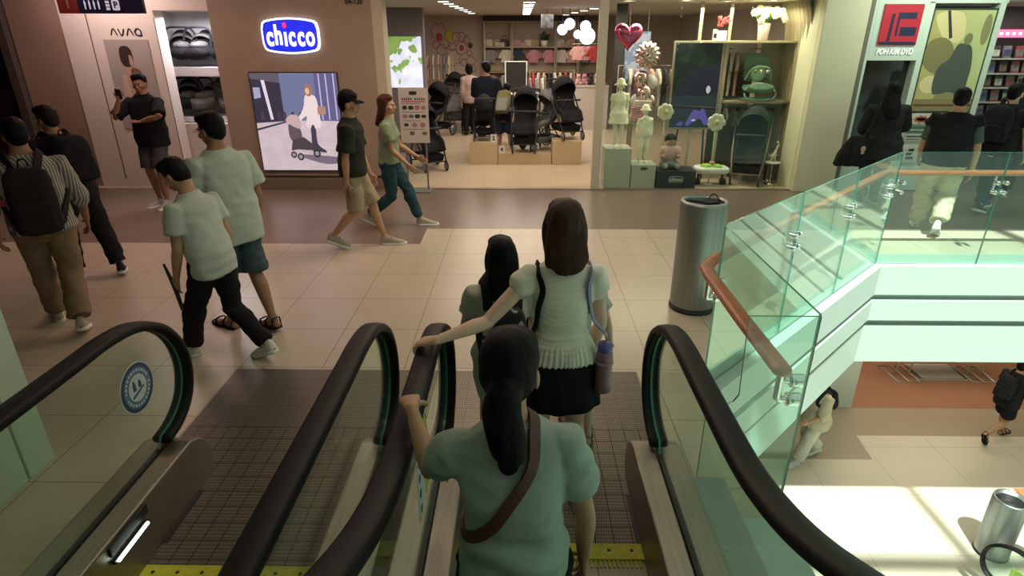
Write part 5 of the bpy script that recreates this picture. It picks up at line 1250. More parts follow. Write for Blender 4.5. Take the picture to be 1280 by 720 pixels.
# green bouncer seat
GRN=mat('bouncer_green',(.12,.24,.17),.8,var=.1,vscale=12); t=thing('baby_bouncer','sage green baby bouncer seat with toy bar on the lower window shelf','bouncer',(3.68,9.92,1.235))
m=MB(); P=cr([(0,.14,.66),(0,.10,.42),(0,.02,.20),(0,-.12,.16),(0,-.20,.22)],5); R=[]
for i,p in enumerate(P):
    w_=.20*math.sin(PI*(.22+.6*i/len(P)))**.4+.03; R.append([p+V((w_*math.cos(a),.045*math.sin(a)*.5,.05*math.sin(a))) for a in [2*PI*k/20 for k in range(20)]])
m.rings(R); obj('seat',remesh(m,.012,2),GRN,t)
m=MB(); m.ell((0,.04,.40),(.12,.05,.13)); m.ell((0,-.08,.22),(.13,.10,.05)); obj('insert_cushion',remesh(m,.01,2),mat('bouncer_mint',(.26,.42,.30),.8),t)
m=MB(); m.tube(cr([(-.24,-.16,.12),(-.20,-.20,.04),(0,-.20,.02),(.20,-.20,.04),(.24,-.16,.12),(.24,.0,.20),(.2,.1,.3)],4),.016,8); m.tube([(-.2,.18,.012),(.2,.18,.012)],.014,8); m.tube([(-.2,.18,.012),(-.2,-.2,.03)],.012,8); m.tube([(.2,.18,.012),(.2,-.2,.03)],.012,8); obj('rocker_frame',remesh(m,.01,0),GRN,t)
m=MB(); m.tube(cr([(-.2,.0,.30),(-.14,-.06,.46),(0,-.08,.50),(.14,-.06,.46),(.2,0,.30)],4),.013,8); obj('toy_bar',m,mat('bouncer_mint',(.26,.42,.30)),t)
for x_,c_ in ((-.08,'bright_leaf'),(0,'petal_cream'),(.10,'card_white')): m=MB(); m.ell((x_,-.09,.43),.028); obj('hanging_toy',m,MATS[c_],t)
# stroller, activity table, small tables
stroller('dark green stroller with a tan rimmed hood in the shop window',(3.62,9.66,.006),rad(158),FBLK,FDG,sc=1.04,frame=mat('tan_frame',(.20,.17,.13),.4,.5))
t=thing('walker','white activity walker with lime green toys in front of the window stroller','baby walker',(2.98,9.42,0)); m=MB(); m.rings([[(x_*k,y_*k,z_) for x_,y_ in ((-.25,-.12),(-.18,-.17),(.18,-.17),(.25,-.12),(.25,.12),(.18,.17),(-.18,.17),(-.25,.12))] for z_,k in ((.20,.9),(.23,1),(.27,1),(.29,.94))]); obj('tray',m,WHITE,t)
m=MB(); m.ell((-.08,0,.30),(.10,.09,.04)); m.ell((.08,-.03,.30),(.08,.08,.035)); obj('green_toy',remesh(m,.01,1),mat('lime_toy',(.28,.50,.06),.5),t); m=MB(); m.ell((0,0,.34),(.05,.04,.04)); obj('pink_toy',m,mat('toy_pink',(.45,.22,.2),.5),t)
for x_ in (-.2,.2):
    m=MB(); m.tube([(x_*.9,0,.20),(x_,0,.05)],.02,8); obj('leg',m,BLACK,t); m=MB(); m.tube([(x_-.04,0,.056),(x_+.04,0,.056)],.05,14); obj('wheel',m,TYRE,t)
for lb,x_,y_,h in (('small round white side table right of the window stroller',3.93,9.45,.36),('tiny white side table beside the curtain',4.0,9.75,.42)):
    t=thing('side_table',lb,'side table',(x_,y_,0)); m=MB(); m.lathe([(.11,h-.02),(.115,h-.01),(.11,h),(.001,h)],n=24); obj('table_top',m,WHITE,t); m=MB(); m.lathe([(.09,.006),(.09,.02),(.012,.03),(.012,h-.02)],n=16); obj('pedestal_leg',m,CHROME,t)
t=thing('toy_giraffe','small pale toy standing on the round white side table','toy',(3.93,9.45,.36)); m=MB(); m.tube([(-.03,0,.0),(-.02,0,.08),(0,0,.10),(.02,0,.18),(.05,0,.26),(.03,0,.30)],[.012,.02,.03,.018,.014,.016],8,round_end=True); m.tube([(.03,0,0),(.02,0,.08)],.012,8); obj('toy_body',remesh(m,.006,1),mat('petal_cream',(.62,.60,.46)),t)
# curtain at the right end
m=MB(); n=60; R=[]
for z in (.01,.3,.8,1.4,2.0,2.64):
    R.append([(4.13+.16*u/n*1.0,9.35+.75*u/n,z) for u in ()] )
R=[]
for z,dx in ((.01,.0),(.5,.01),(1.1,.02),(1.8,.0),(2.3,-.06),(2.64,-.16)):
    a=[(4.16+dx+.025*math.sin(u/n*2*PI*7),9.32+.9*u/n,z) for u in range(n+1)]; R.append(a+[(x_+.015,y_,z) for x_,y_,z in a[::-1]])
m.rings(R); tag(obj('curtain',m,mat('curtain_beige',(.46,.38,.24),.8)),'beige curtain gathered at the right end of the shop window','curtain')

# ------------------------------------------------------------------ DVD shop front
t=thing('shop_sign','red and navy square DVD shop sign with white lettering','sign',(5.22,9.115,2.30))
m=MB(); m.box(-.265,.265,-.02,0,-.25,.27); obj('red_square',m,mat('dvd_red',(.38,.015,.03),.4,emit=.35),t,bevel=.003)
NV=mat('dvd_navy',(.015,.02,.06),.4)
for P in ([(-.155,-.20),(-.115,-.20),(-.105,.15),(-.145,.15)],[(-.06,.165),(.19,.165),(.19,.085),(-.06,.085)],[(.0,-.02),(.22,-.02),(.22,-.13),(.0,-.13)],[(-.06,-.13),(-.03,-.13),(-.03,.09),(-.06,.09)],[(-.255,-.245),(.25,-.245),(.25,-.205),(-.255,-.205)]): flat('navy_stroke',P,NV,t,-.022)
q=text_mesh('POH KIM DVD',.092,.003,.004,sx=.86,sy=1.15,shear=.2); o=obj('lettering',q,mat('letter_white',(.75,.8,.75),.4,emit=.4),t); o.location=(0,-.006,-.335)
q=text_mesh('POH KIM DVD',.092,.001,.005,sx=.86,sy=1.15,shear=.2); o=obj('lettering_shadow',q,DK,t); o.location=(0,-.001,-.335)
# big film poster, generic
t=thing('film_poster','large yellow-green film poster with a dark jacketed figure seen from behind','poster',(6.08,9.13,1.83))
m=MB(); m.box(-.44,.44,0,.03,-.69,.69); obj('frame',m,mat('poster_frame',(.03,.045,.035),.4),t,bevel=.004)
def fp(nt,co):
    q=NT(nt,co); n=q.noise(4,5); g=q.m('ADD',q.m('MULTIPLY',q.x,1.0),.5); return q.mix(n,q.mix(g,(.42,.38,.12),(.30,.42,.16)),q.mix(g,(.22,.18,.05),(.48,.55,.26)))
m=MB(); m.box(-.415,.415,-.004,0,-.665,.665); obj('print_field',m,tex_mat('film_print',fp,.35,emit=.25),t)
fj=em('print_jacket',(.05,.065,.05),.25); fo=em('print_olive',(.16,.15,.06),.25); fy=em('print_yellow',(.50,.46,.22),.25); fd2=em('print_deep',(.03,.03,.02),.2)
flat('print_fabric',[(-.38,.60),(-.2,.66),(.0,.60),(.06,.35),(-.02,.25),(-.2,.30),(-.33,.45)],fy,t,-.005); flat('print_fabric_fold',[(-.25,.66),(-.21,.66),(-.1,.32),(-.14,.30)],fd2,t,-.0075)
flat('print_shape_left',[(-.41,-.02),(-.40,.25),(-.22,.32),(-.06,.22),(-.02,.0),(-.2,-.15)],fo,t,-.007)
flat('print_jacket',[(-.18,-.42),(-.20,-.10),(-.06,.05),(.0,.22),(.09,.24),(.20,.20),(.26,.0),(.27,-.20),(.24,-.44),(.05,-.40)],fj,t,-.009); flat('print_head',blob(.13,.30,.055,.075),fo,t,-.011)
flat('print_glow',blob(-.25,-.30,.14,.12),fy,t,-.0055); flat('print_hill',blob(.12,-.52,.28,.14),em('print_hill',(.20,.20,.09),.2),t,-.0058); flat('print_tree',blob(.34,.42,.06,.20),em('print_hill',(.20,.20,.09),.2),t,-.0052); flat('print_floor',[(-.41,-.665),(.41,-.665),(.41,-.5),(-.41,-.5)],fo,t,-.006); flat('print_band',[(-.41,-.60),(.41,-.60),(.41,-.57),(-.41,-.57)],mat('print_red_brown',(.16,.05,.02),.4),t,-.008)
# small ads below
def ad(label,x0,x1,z0,z1,base,marks):
    t=thing('small_advert',label,'advert',((x0+x1)/2,9.115,z0)); m=MB(); w_=(x1-x0)/2; m.box(-w_,w_,-.012,0,0,z1-z0); obj('sheet',m,base,t,bevel=.002)
    for P,mt in marks: flat('printed_mark',P,mt,t,-.0135)
    return t
OR=mat('ad_orange',(.50,.12,.03),.5); GRd=mat('ad_green',(.06,.16,.09),.5); CW=mat('card_white',(.6,.57,.52))
m=MB(); m.box(5.63,6.53,9.13,9.16,.35,1.13); struct('wall_ad_board',m,DF)
ad('small advert with an orange starburst under the film poster',5.66,6.00,.98,1.12,CW,[([(.14*(1 if i%2 else .7)*math.cos(2*PI*i/18)*.9,.07+.062*(1 if i%2 else .65)*math.sin(2*PI*i/18)) for i in range(18)],OR),(blob(0,.07,.07,.025),mat('ad_yellow',(.55,.45,.08),.5))])
ad('green and white advert strip, first below the orange starburst',5.66,6.0,.86,.95,GRd,[([(-.14,.03),(.14,.03),(.14,.045),(-.14,.045)],CW)])
ad('white advert strip with a green line, second below the starburst',5.66,6.0,.74,.84,CW,[([(-.15,.05),(.13,.05),(.13,.08),(-.15,.08)],GRd),([(-.15,.02),(.05,.02),(.05,.03),(-.15,.03)],DK)])
ad('lowest white advert with black characters, beside the cream trousers',5.66,5.92,.42,.66,CW,[([(-.05,.05),(.06,.05),(.06,.09),(-.05,.09)],DK),([(-.06,.11),(.02,.11),(.05,.15),(-.05,.15)],DK),([(-.03,.17),(.05,.17),(.05,.21),(-.03,.20)],DK)])
# DVD shelves inside
t=thing('dvd_shelf','dark wall shelf full of DVD cases inside the DVD shop','shelf',(8.6,10.75,0))
m=MB(); m.box(-2.0,1.6,0,.05,.006,2.6); obj('back_panel',m,mat('shelf_dark',(.045,.04,.04),.6),t)
ZS=(.9,1.15,1.38,1.60,1.83)
for z in ZS: m=MB(); m.box(-2.0,1.6,-.22,0,z-.02,z); obj('shelf_board',m,mat('board_grey',(.30,.29,.26),.5),t)
random.seed(31); DC=[mat('dvd_case_%s'%n,c,.3,var=.5,vscale=14) for n,c in (('dark',(.03,.03,.035)),('grey',(.14,.13,.13)),('brown',(.12,.07,.05)),('pale',(.38,.36,.32)),('blue',(.04,.05,.12)),('red',(.20,.04,.04)),('black',(.015,.015,.015)))]
DN=('dark','grey','brown','pale','blue','red','black'); protos={}
for zi,z in enumerate(ZS):
    for i in range(11):
        ci=random.randrange(7); x_=6.78+i*.19+random.uniform(-.01,.01); lb='%s DVD cases'%DN[ci]
        if ci not in protos:
            m=MB(); m.box(-.068,.068,-.007,.007,0,.19); o=obj('dvd_case',m,DC[ci],None,bevel=.002); m=MB(); m.box(-.058,.058,-.0085,-.007,.03,.13); obj('cover_picture',m,DC[(ci+3)%7],o); protos[ci]=o
        else: o=dup(protos[ci])
        o.location=(x_,10.62,z); o.rotation_euler=(rad(-10),0,0)
        tag(o,'%s DVD case, %s from the left on the %s shelf of the DVD shop'%(DN[ci],ORD[i],('lowest','second lowest','middle','second highest','highest')[zi]),'dvd case','DVD cases on the wall shelf')
t=thing('neon_sign','pink glowing strip sign above the DVD shelves','sign',(7.75,10.55,2.20)); m=MB(); m.box(-.25,.6,0,.04,-.06,.06); obj('sign_body',m,mat('neon_pink',(.75,.12,.25),.4,emit=1.3),t,bevel=.004)
for i in range(6): m=MB(); m.box(-.2+i*.1,-.15+i*.1,-.004,0,-.02,.02); obj('sign_letter',m,em('sign_pale',(.95,.6,.7),1.5),t)
m=MB(); m.box(-.22,.22,-.01,.01,-.2,.2); o=obj('face_poster',m,mat('poster_dim',(.16,.13,.11),.5,var=.6,vscale=5)); o.location=(7.25,10.7,2.22); tag(o,'dim poster with a face above the DVD shelves','poster')
t=thing('dark_poster','dark blue framed poster leaning below the DVD shelves','poster',(6.92,10.45,1.0)); m=MB(); m.box(-.18,.18,0,.02,0,.42); obj('sheet',m,mat('poster_navy',(.02,.02,.05),.3),t); m=MB(); m.tube([(-.10,-.004,.06),(.10,-.004,.1),(.06,-.004,.34),(-.12,-.004,.30)],.006,6,close=True); obj('blue_line',m,mat('line_blue',(.08,.10,.35),.4),t)
# ------------------------------------------------------------------ lower floor
t=thing('metal_trestle_rack','low white metal trestle rack standing on the lower floor','rack',(8.9,11.2,-4.5)); WM=mat('white_metal',(.55,.52,.47),.4)
for s in (-1,1):
    m=MB(); a=[(s*.55,-.30,.015),(s*.55,.35,.015),(s*1.05,.35,.015),(s*1.0,-.30,.015)]; m.tube(a,.018,8,close=True); obj('floor_frame',m,WM,t)
    m=MB(); m.tube([(s*.78,-.3,.015),(s*.78,.35,.015)],.014,8); obj('floor_bar',m,WM,t)
    for u in (.62,.92): m=MB(); m.tube([(s*u,.0,.02),(s*(u-.12),.0,.95)],.014,8); obj('leg',m,WM,t)
m=MB(); m.tube([(-.5,-.22,.02),(.5,-.22,.02),(.45,.4,.02),(-.45,.4,.02)],.018,8,close=True); m=obj('middle_frame',m,WM,t)
m=MB(); m.box(-.44,.44,-.2,.38,.02,.035); obj('middle_tray',m,mat('tray_grey',(.34,.31,.27),.5),t)
m=MB(); m.box(-1.0,1.0,-.25,.35,.93,.97); obj('top_shelf',m,WM,t)
t=thing('trash_bin','round steel trash bin on the lower floor at the bottom right corner','bin',(6.62,6.42,-4.5)); m=MB(); m.lathe([(.20,.03),(.205,.05),(.205,.93),(.20,.95),(.175,.95),(.17,.7),(.0,.7)],n=32); obj('body',m,MATS['bin_steel'],t); m=MB(); m.lathe([(.195,0),(.21,.005),(.21,.03),(.0,.03)],n=32); obj('base_ring',m,BLACK,t)
m=MB(); m.lathe([(.17,.9),(.165,.70),(.001,.72)],n=24); obj('bin_liner',m,BLACK,t)
lo_=thing('escalator','end of the lower escalator with a black handrail loop, bottom right corner','escalator',(6.10,5.40,-4.5)); lo_.rotation_euler[2]=rad(20)
for x_ in (0,1.1):
    P=cr([(x_,-1.5,.95),(x_,-.6,.95),(x_,.0,.95),(x_,.25,.90),(x_,.42,.75),(x_,.46,.55),(x_,.38,.38),(x_,.2,.32)],5); m=MB(); m.tube(P,[(.045,.022)]*len(P),12,up=(0,0,1)); obj('handrail',m,RUB,lo_)
    pl=[(p.y,p.z-.02) for p in P if p.z>.3]+[(-1.5,.3)]; m=MB(); m.prism(pl,'x',x_-.005,x_+.005); obj('glass_balustrade',m,MATS['balustrade_glass'],lo_)
    m=MB(); m.box(x_-.13,x_+.13,-1.5,.28,0,.3); obj('deck',m,STEEL,lo_,bevel=.03)
m=MB(); m.box(.02,.03,-.25,.15,.42,.66); obj('notice',m,mat('notice_yellow',(.42,.50,.05)),lo_)
m=MB(); m.box(.13,.97,-1.5,.25,0,.02); obj('landing_plate',m,DSTEEL,lo_)
m=MB(); m.box(7.9,8.6,7.3,7.7,-4.495,-4.485); tag(obj('floor_mat',m,mat('mat_orange',(.50,.13,.04),.8)),'orange mat on the lower floor at the right edge','mat')
# ------------------------------------------------------------------ placing the people
def cl(name,c,r=.9,**k): return mat('cloth_'+name,c,r,bump=.25,bscale=350,spec=.15,**k)
wsh=dict(kind='shoe',mat=cl('shoe_white',(.62,.62,.57),.7)); bsh=dict(kind='shoe',mat=cl('shoe_black',(.02,.02,.025),.6)); 
# front woman
def folds(p,nn,B):
    z=p.z/B.H; a=.004*max(0,math.sin(z*60-p.x*26+3*noise.noise(V((p.x*5,p.y*5,p.z*5)))))**3*(1 if p.y<0 else .3)+.007*math.sin(z*95+p.x*16+2*noise.noise(V((p.x*4,p.y*4,p.z*3))))*max(0,1-abs(z-.60)/.09)
    return a+.004*noise.noise(V((p.x*6,p.y*6,p.z*14)))
W1=person('woman in a grey-green T-shirt with a low ponytail, nearest on the escalator',(-.012,1.27,.0),0,1.52,'f',w=.94,hs=1.02,lean=3,twist=3,side=-1,feet=((-.13,.0,5,0),(.12,.02,-5,0)),
  arms=(('ik',(-.345,1.62,1.095),(-.15,0,-1)),('dir',(.26,.08,-1),(.05,.22,-1))),head=(-10,14,-2),skin='mid',hair=dict(kind='ponytail',mat=HB,len=.0,x=-.006),
  top=dict(mat=cl('sage',(.30,.375,.325),var=.06),sleeve=.60,hem=.53,off=.011,loose=.5,sflare=.006,fold=.009,fn=folds,collar=None),bottom=dict(kind='trousers',mat=cl('black',(.012,.012,.014))),shoes=bsh,voxel=.0075,
  palmL=(0,.1,-1),thumbL=(1,.3,0),curlL=(22,38,30),hand_d=((-.25,.9,-.12),None),belly=.01,seed=2)
t=thing('crossbody_bag','narrow brown crossbody strap with small bag worn over the grey-green T-shirt','bag',W1.loc,W1.rot)
m=MB(); pts=[W1.T(.035,.03,.845),W1.T(.040,-.005,.853),W1.T(.038,-.040,.838)]+[surf(W1,z,a,.012) for z,a in ((.80,-72),(.77,-81),(.735,-93),(.70,-107),(.67,-124),(.648,-146),(.635,-170),(.63,-195))]
ribbon(m,pts,.0165,.0025,lambda p:W1.T(0,0,min(.80,p.z/1.52))); obj('strap',m,mat('strap_brown',(.075,.025,.016),.6,bump=.2),t)
m=MB(); q=surf(W1,.52,95,.04); m.box(q.x-.02,q.x+.02,q.y-.08,q.y+.10,q.z-.13,q.z+.03); obj('pouch',m,mat('strap_brown',(.075,.025,.016)),t,bevel=.012)
# woman in the white blouse
def peplum(p,nn,B):
    z=p.z/B.H
    a=math.atan2(p.y,p.x); r=0
    if z<.615: r+=.005*math.sin(a*40+2*math.sin(a*5))*min(1,(.615-z)/.03)
    if .57<z<.80: r+=.0011*math.sin(z*420+6*noise.noise(V((p.x*9,p.y*9,p.z*6))))
    if .605<z<.622: r-=.005
    return r
W2=person('woman in a white puff-sleeved blouse and short black skirt with long straight brown hair',(.185,2.38,.008),2,1.57,'f',w=.88,feet=((-.09,.0,0,0),(.10,.06,0,0)),
  arms=(('ik',(-.33,2.14,1.065),(-.1,0,-1)),('dir',(.18,.25,-1),(-.1,.5,-1))),head=(0,5,0),skin='pale',hair=dict(kind='long',mat=HBR,len=.0,z0=.835,w=1.02,x=.01),
  top=dict(mat=cl('white_blouse',(.72,.70,.60),var=.04),sleeve=.26,puff=1,hem=.545,off=.008,loose=.12,peplum=1,fold=.004,fn=peplum,collar=cl('white_blouse',(.50,.52,.46))),
  bottom=dict(kind='skirt',mat=cl('skirt_black',(.010,.010,.014)),len=.40,flare=.026,pleat=.035,waist=.60),shoes=dict(kind='sandal',mat=cl('sandal_tan',(.25,.17,.1))),voxel=.0075,
  palmL=(0,.1,-1),thumbL=(1,.3,0),curlL=(20,40,30),hand_d=((-.75,.35,-.25),None),seed=5)
t=thing('shoulder_bag','small black bag with dark strap on the left shoulder of the white blouse','bag',W2.loc,W2.rot)
m=MB(); pts=[surf(W2,.75,110,.01),W2.T(-.070,.035,.812),W2.T(-.072,0,.824),W2.T(-.070,-.035,.81),surf(W2,.77,-128,.006),surf(W2,.72,-138,.008),surf(W2,.66,-150,.010),surf(W2,.61,-158,.014)]; ribbon(m,pts,.015,.003,lambda p:W2.T(0,0,min(.8,p.z/1.6))); obj('strap',m,FBLK,t)
m=MB(); q=surf(W2,.60,-165,.04); m.box(q.x-.05,q.x+.03,q.y-.10,q.y+.08,q.z-.12,q.z+.04); obj('bag_body',m,FBLK,t,bevel=.02)
t=thing('bottle','mauve bottle with violet cap on a lilac strap at the right hip of the blouse','bottle',W2.loc,W2.rot)
LIL=mat('strap_lilac',(.22,.21,.33),.7); q=surf(W2,.60,-14,.028); c_=V((q.x,q.y-.03,0))
m=MB(); pts=[surf(W2,.76,70,.01),W2.T(.072,.03,.812),W2.T(.074,0,.824),W2.T(.073,-.035,.81),surf(W2,.77,-46,.006),surf(W2,.68,-26,.012),V((c_.x,c_.y,1.00)),V((c_.x,c_.y,.955))]; ribbon(m,pts,.014,.0025,lambda p:W2.T(0,0,min(.8,p.z/1.6))); obj('strap',m,LIL,t)
m=MB(); m.lathe([(.030,.715),(.036,.72),(.037,.80),(.0355,.81),(.037,.82),(.037,.90),(.033,.92)],(c_.x,c_.y,0),20); obj('bottle_body',m,mat('bottle_mauve',(.23,.12,.15),.4),t)
m=MB(); m.lathe([(.031,.915),(.033,.925),(.033,.95),(.028,.957)],(c_.x,c_.y,0),20); obj('cap',m,mat('cap_violet',(.10,.08,.30),.4),t)
m=MB(); m.tube([(c_.x+.038*math.cos(a/16*2*PI),c_.y+.038*math.sin(a/16*2*PI),.865) for a in range(16)],[(.004,.008)]*16,6,close=True); obj('silicone_loop',m,mat('loop_mauve',(.30,.17,.21),.5),t)
# girl with long black hair
W3=person('girl with long black hair and a patterned backpack, left of the white blouse',(-.09,2.70,.008),6,1.30,'f',feet=((-.08,0,0,0),(.08,.04,0,0)),arms=(('dir',(-.25,.35,-1),(.1,.8,-.5)),('dir',(.2,.3,-1),(-.1,.8,-.5))),head=(6,4,0),skin='pale',
  hair=dict(kind='long',mat=HB,len=.12,w=1.05),top=dict(mat=cl('cream_tee',(.46,.46,.40)),sleeve=.6,hem=.47,off=.012,loose=.6),bottom=dict(kind='shorts',mat=cl('white_shorts',(.48,.50,.46)),len=.8),shoes=wsh,voxel=.009,seed=8)
backpack(W3,'small black and white patterned backpack worn by the girl with long black hair',tex_mat('patterned_pack',lambda nt,co:(lambda q:q.mix(q.m('GREATER_THAN',q.noise(14,2),.56),(.012,.012,.014),(.42,.42,.40)))(NT(nt,co)),.7),w=.11,h=.30,d=.05,zc=.66,trim=FBLK)
# person hidden in front
W4=person('person in white shorts and tan sandals, mostly hidden in front of the white blouse',(.285,2.95,.008),-4,1.22,'f',feet=((-.02,.14,0,0),(.115,-.06,0,0)),arms=(('dir',(-.1,.3,-1),(.1,.6,-.6)),('dir',(.34,.02,-1),(.16,.12,-1))),head=(0,2,0),skin='pale',
  hair=dict(kind='bob',mat=HB),top=dict(mat=cl('hidden_tee',(.40,.42,.40)),sleeve=.6),bottom=dict(kind='shorts',mat=cl('white_shorts',(.48,.50,.46)),len=1.0,flare=.012,waist=.6),shoes=dict(kind='sandal',mat=cl('sandal_tan',(.25,.17,.1))),voxel=.009,seed=9)
m=MB(); q=W4.arm[1][2]-(W4.arm[1][2]-W4.arm[1][1]).normalized()*.02; m.tube([q+V((.024*math.cos(a/12*2*PI),.024*math.sin(a/12*2*PI),0)) for a in range(12)],.004,6,close=True); o=obj('bracelet',m,mat('beads',(.25,.2,.12),.4,.5)); o.location=W4.loc; o.rotation_euler=(0,0,W4.rot); tag(o,'thin bracelet on the right wrist of the hidden person in white shorts','bracelet')
# striped shirt man
def stripe(nt,co):
    q=NT(nt,co); n=q.m('MULTIPLY',q.noise(4,2),.03); l=q.line(q.m('ADD',q.m('ADD',q.x,q.m('MULTIPLY',q.y,.7)),n),.028,0,.013); return q.mix(l,(.40,.38,.32),(.10,.11,.12))
M1=person('man in a striped shirt and khaki trousers with a large black backpack',(-3.64,4.36,.0),36,1.66,'m',w=1.06,feet=((-.10,.20,8,0),(.06,-.24,-4,.05)),arms=(('dir',(-.35,.15,-1),(-.05,.25,-1)),('dir',(.3,.2,-1),(0,.5,-1))),head=(14,8,0),lean=6,skin='tan',hair=dict(kind='short',mat=HB),
  top=dict(mat=tex_mat('striped_cloth',stripe,.85),sleeve=1.35,hem=.50,off=.014,loose=.7),bottom=dict(kind='trousers',mat=cl('khaki',(.24,.175,.11)),flare=.012,off=.011),shoes=dict(kind='shoe',mat=cl('shoe_cream',(.42,.38,.32),.7)),seed=12)
backpack(M1,'large black backpack with a small red tag worn by the man in the striped shirt',cl('pack_dark',(.022,.018,.018)),w=.15,h=.46,d=.09,zc=.655)
t=thing('luggage_tag','small red tag on the side of the large black backpack','tag',M1.loc,M1.rot); m=MB(); q=M1.T(-.105,-.115,.655); m.box(q.x-.03,q.x+.03,q.y-.012,q.y+.0,q.z-.025,q.z+.025); obj('tag_body',m,mat('tag_red',(.40,.03,.08),.5),t,bevel=.006)
# man in black
M2=person('person in black top and trousers with a black shoulder pack, beside the striped shirt man',(-4.16,5.46,.0),62,1.62,'m',feet=((-.13,.10,5,0),(.12,-.20,-30,.03)),arms=(('dir',(-.15,.5,-.8),(.5,.8,.2)),('dir',(.2,.4,-1),(-.3,.8,-.2))),head=(20,10,0),lean=10,skin='tan',hair=dict(kind='short',mat=HD),
  top=dict(mat=cl('black_tee',(.016,.014,.017)),sleeve=.7,hem=.47,off=.014),bottom=dict(kind='trousers',mat=cl('black_trousers',(.014,.013,.016)),flare=.010,off=.010),shoes=dict(kind='shoe',mat=cl('shoe_black',(.02,.02,.025)),sole=mat('white_rubber',(.65,.65,.62))),seed=14)
backpack(M2,'rounded black pack on the back of the person in black',cl('pack_black',(.013,.013,.016)),w=.15,h=.40,d=.085,zc=.70)
# man in the black polo
M3=person('man in a black polo and grey shorts holding one hand at his face',(-4.90,8.08,.0),172,1.74,'m',w=1.02,feet=((-.05,.05,8,0),(.10,-.02,-8,0)),arms=(('ik',(-4.84,7.86,1.17),(-1,.1,.2)),('ik',(-5.10,7.88,1.42),(.6,.2,-1))),head=(18,10,0),skin='tan',hair=dict(kind='short',mat=HB),belly=.012,
  top=dict(mat=cl('polo_black',(.012,.012,.014)),sleeve=.92,hem=.47,off=.012,loose=.8,collar=cl('polo_black',(.012,.012,.014))),bottom=dict(kind='shorts',mat=cl('grey_shorts',(.06,.062,.068)),len=.92,flare=.016),shoes=dict(kind='shoe',mat=cl('shoe_grey',(.34,.32,.30))),
  curlR=(50,60,40),palmR=(0,-.3,1),seed=16)
m=MB(); m.box(-.035,.035,-.004,.004,-.07,.07); o=obj('mobile_phone',m,BLACK,None,bevel=.003); o.location=(-5.06,7.84,1.50); o.rotation_euler=(.5,.2,.2); tag(o,'dark mobile phone held near the face of the man in the black polo','phone')
# young person in white T-shirt
M4=person('young person in a white T-shirt and black trousers walking with head bowed',(-2.12,3.86,.0),74,1.53,'m',w=.92,feet=((-.05,.30,4,0),(.05,-.30,-8,.06)),arms=(('dir',(-.12,.05,-1),(.05,.35,-1)),('dir',(.15,-.25,-1),(.1,.35,-.8))),head=(8,30,0),lean=10,skin='mid',hair=dict(kind='short',mat=HB),
  top=dict(mat=cl('white_tee',(.44,.48,.43),var=.04),sleeve=.6,hem=.475,off=.014,loose=.75),bottom=dict(kind='trousers',mat=cl('black_trousers',(.014,.013,.016)),off=.010,flare=.006),shoes=wsh,seed=18)
t=thing('umbrella','thin black folded umbrella held by the young person in the white T-shirt','umbrella',M4.loc,M4.rot); q=M4.arm[0][2]+V((0,.03,-.07)); m=MB(); m.tube([q+V((0,.05,.16)),q,q+V((0,-.02,-.16))],[.008,.016,.012],8,round_end=True); obj('canopy_folded',m,BLACK,t)
# tall man in pale tee
M5=person('tall man in a loose pale T-shirt, denim shorts and black sandals',(-2.17,4.36,.0),58,1.69,'m',w=.98,feet=((-.10,.12,4,0),(.06,-.20,-6,.03)),arms=(('dir',(-.2,.3,-1),(.2,.7,-.6)),('dir',(.2,-.1,-1),(.1,.3,-1))),head=(14,12,0),lean=4,skin='tan',hair=dict(kind='short',mat=HB),
  top=dict(mat=cl('pale_tee',(.43,.49,.43),var=.04),sleeve=.72,hem=.44,off=.019,loose=.9,sflare=.012),bottom=dict(kind='shorts',mat=cl('denim',(.055,.085,.10),var=.2,vscale=30),len=1.0,flare=.016),shoes=dict(kind='sandal',mat=cl('sandal_black',(.015,.014,.014))),seed=20)
# man in the cap
M6=person('man in a black cap, dark T-shirt and khaki shorts walking to the right',(-1.79,6.37,.0),-86,1.70,'m',w=.95,feet=((-.06,.27,0,0),(.06,-.28,4,.07)),arms=(('dir',(-.1,.15,-1),(.05,.35,-1)),('dir',(.12,-.12,-1),(0,-.05,-1))),head=(0,6,0),lean=2,skin='mid',hair=dict(kind='short',mat=HB),
  top=dict(mat=cl('dark_green_tee',(.022,.026,.022)),sleeve=.78,hem=.50,off=.017,loose=.8,sflare=.010),bottom=dict(kind='shorts',mat=cl('khaki_shorts',(.32,.27,.18)),len=.98,flare=.014),shoes=dict(kind='shoe',mat=cl('shoe_sand',(.36,.33,.27)),lace=DK),seed=22)
m=MB(); k=M6.hk; m.ell(M6.Hd(0,-.012,.100),(.0515*k,.0575*k,.047*k),M6.RH,20,12); cap=obj('cap',remesh(m,.007,2),cl('cap_black',(.010,.010,.012)),M6.o)
m=MB(); R=[]
for i in range(9):
    u=-1+2*i/8; x_=.044*u; y0=.030+.012*(1-u*u)**.5; y1=y0+.048*(1-u*u*.9)**.5+.002; R.append([M6.Hd(x_,y0,.088-.004*u*u),M6.Hd(x_,(y0+y1)/2,.087-.006*u*u),M6.Hd(x_,y1,.080-.008*u*u),M6.Hd(x_,y1,.077-.008*u*u),M6.Hd(x_,(y0+y1)/2,.083-.006*u*u),M6.Hd(x_,y0,.084-.004*u*u)])
m.rings(R); obj('visor',m,cl('cap_black',(.010,.010,.012)),cap)
m=MB(); q=M6.arm[1][2]+V((.0,.02,-.10)); m.lathe([(.001,-.06),(.028,-.055),(.032,0),(.030,.05),(.018,.055),(.012,.08),(.001,.082)],q,14); t=thing('drink_bottle','small brown bottle in the hand of the man in the black cap','bottle',M6.loc,M6.rot); obj('bottle_body',m,mat('bottle_brown',(.16,.10,.07),.3),t)
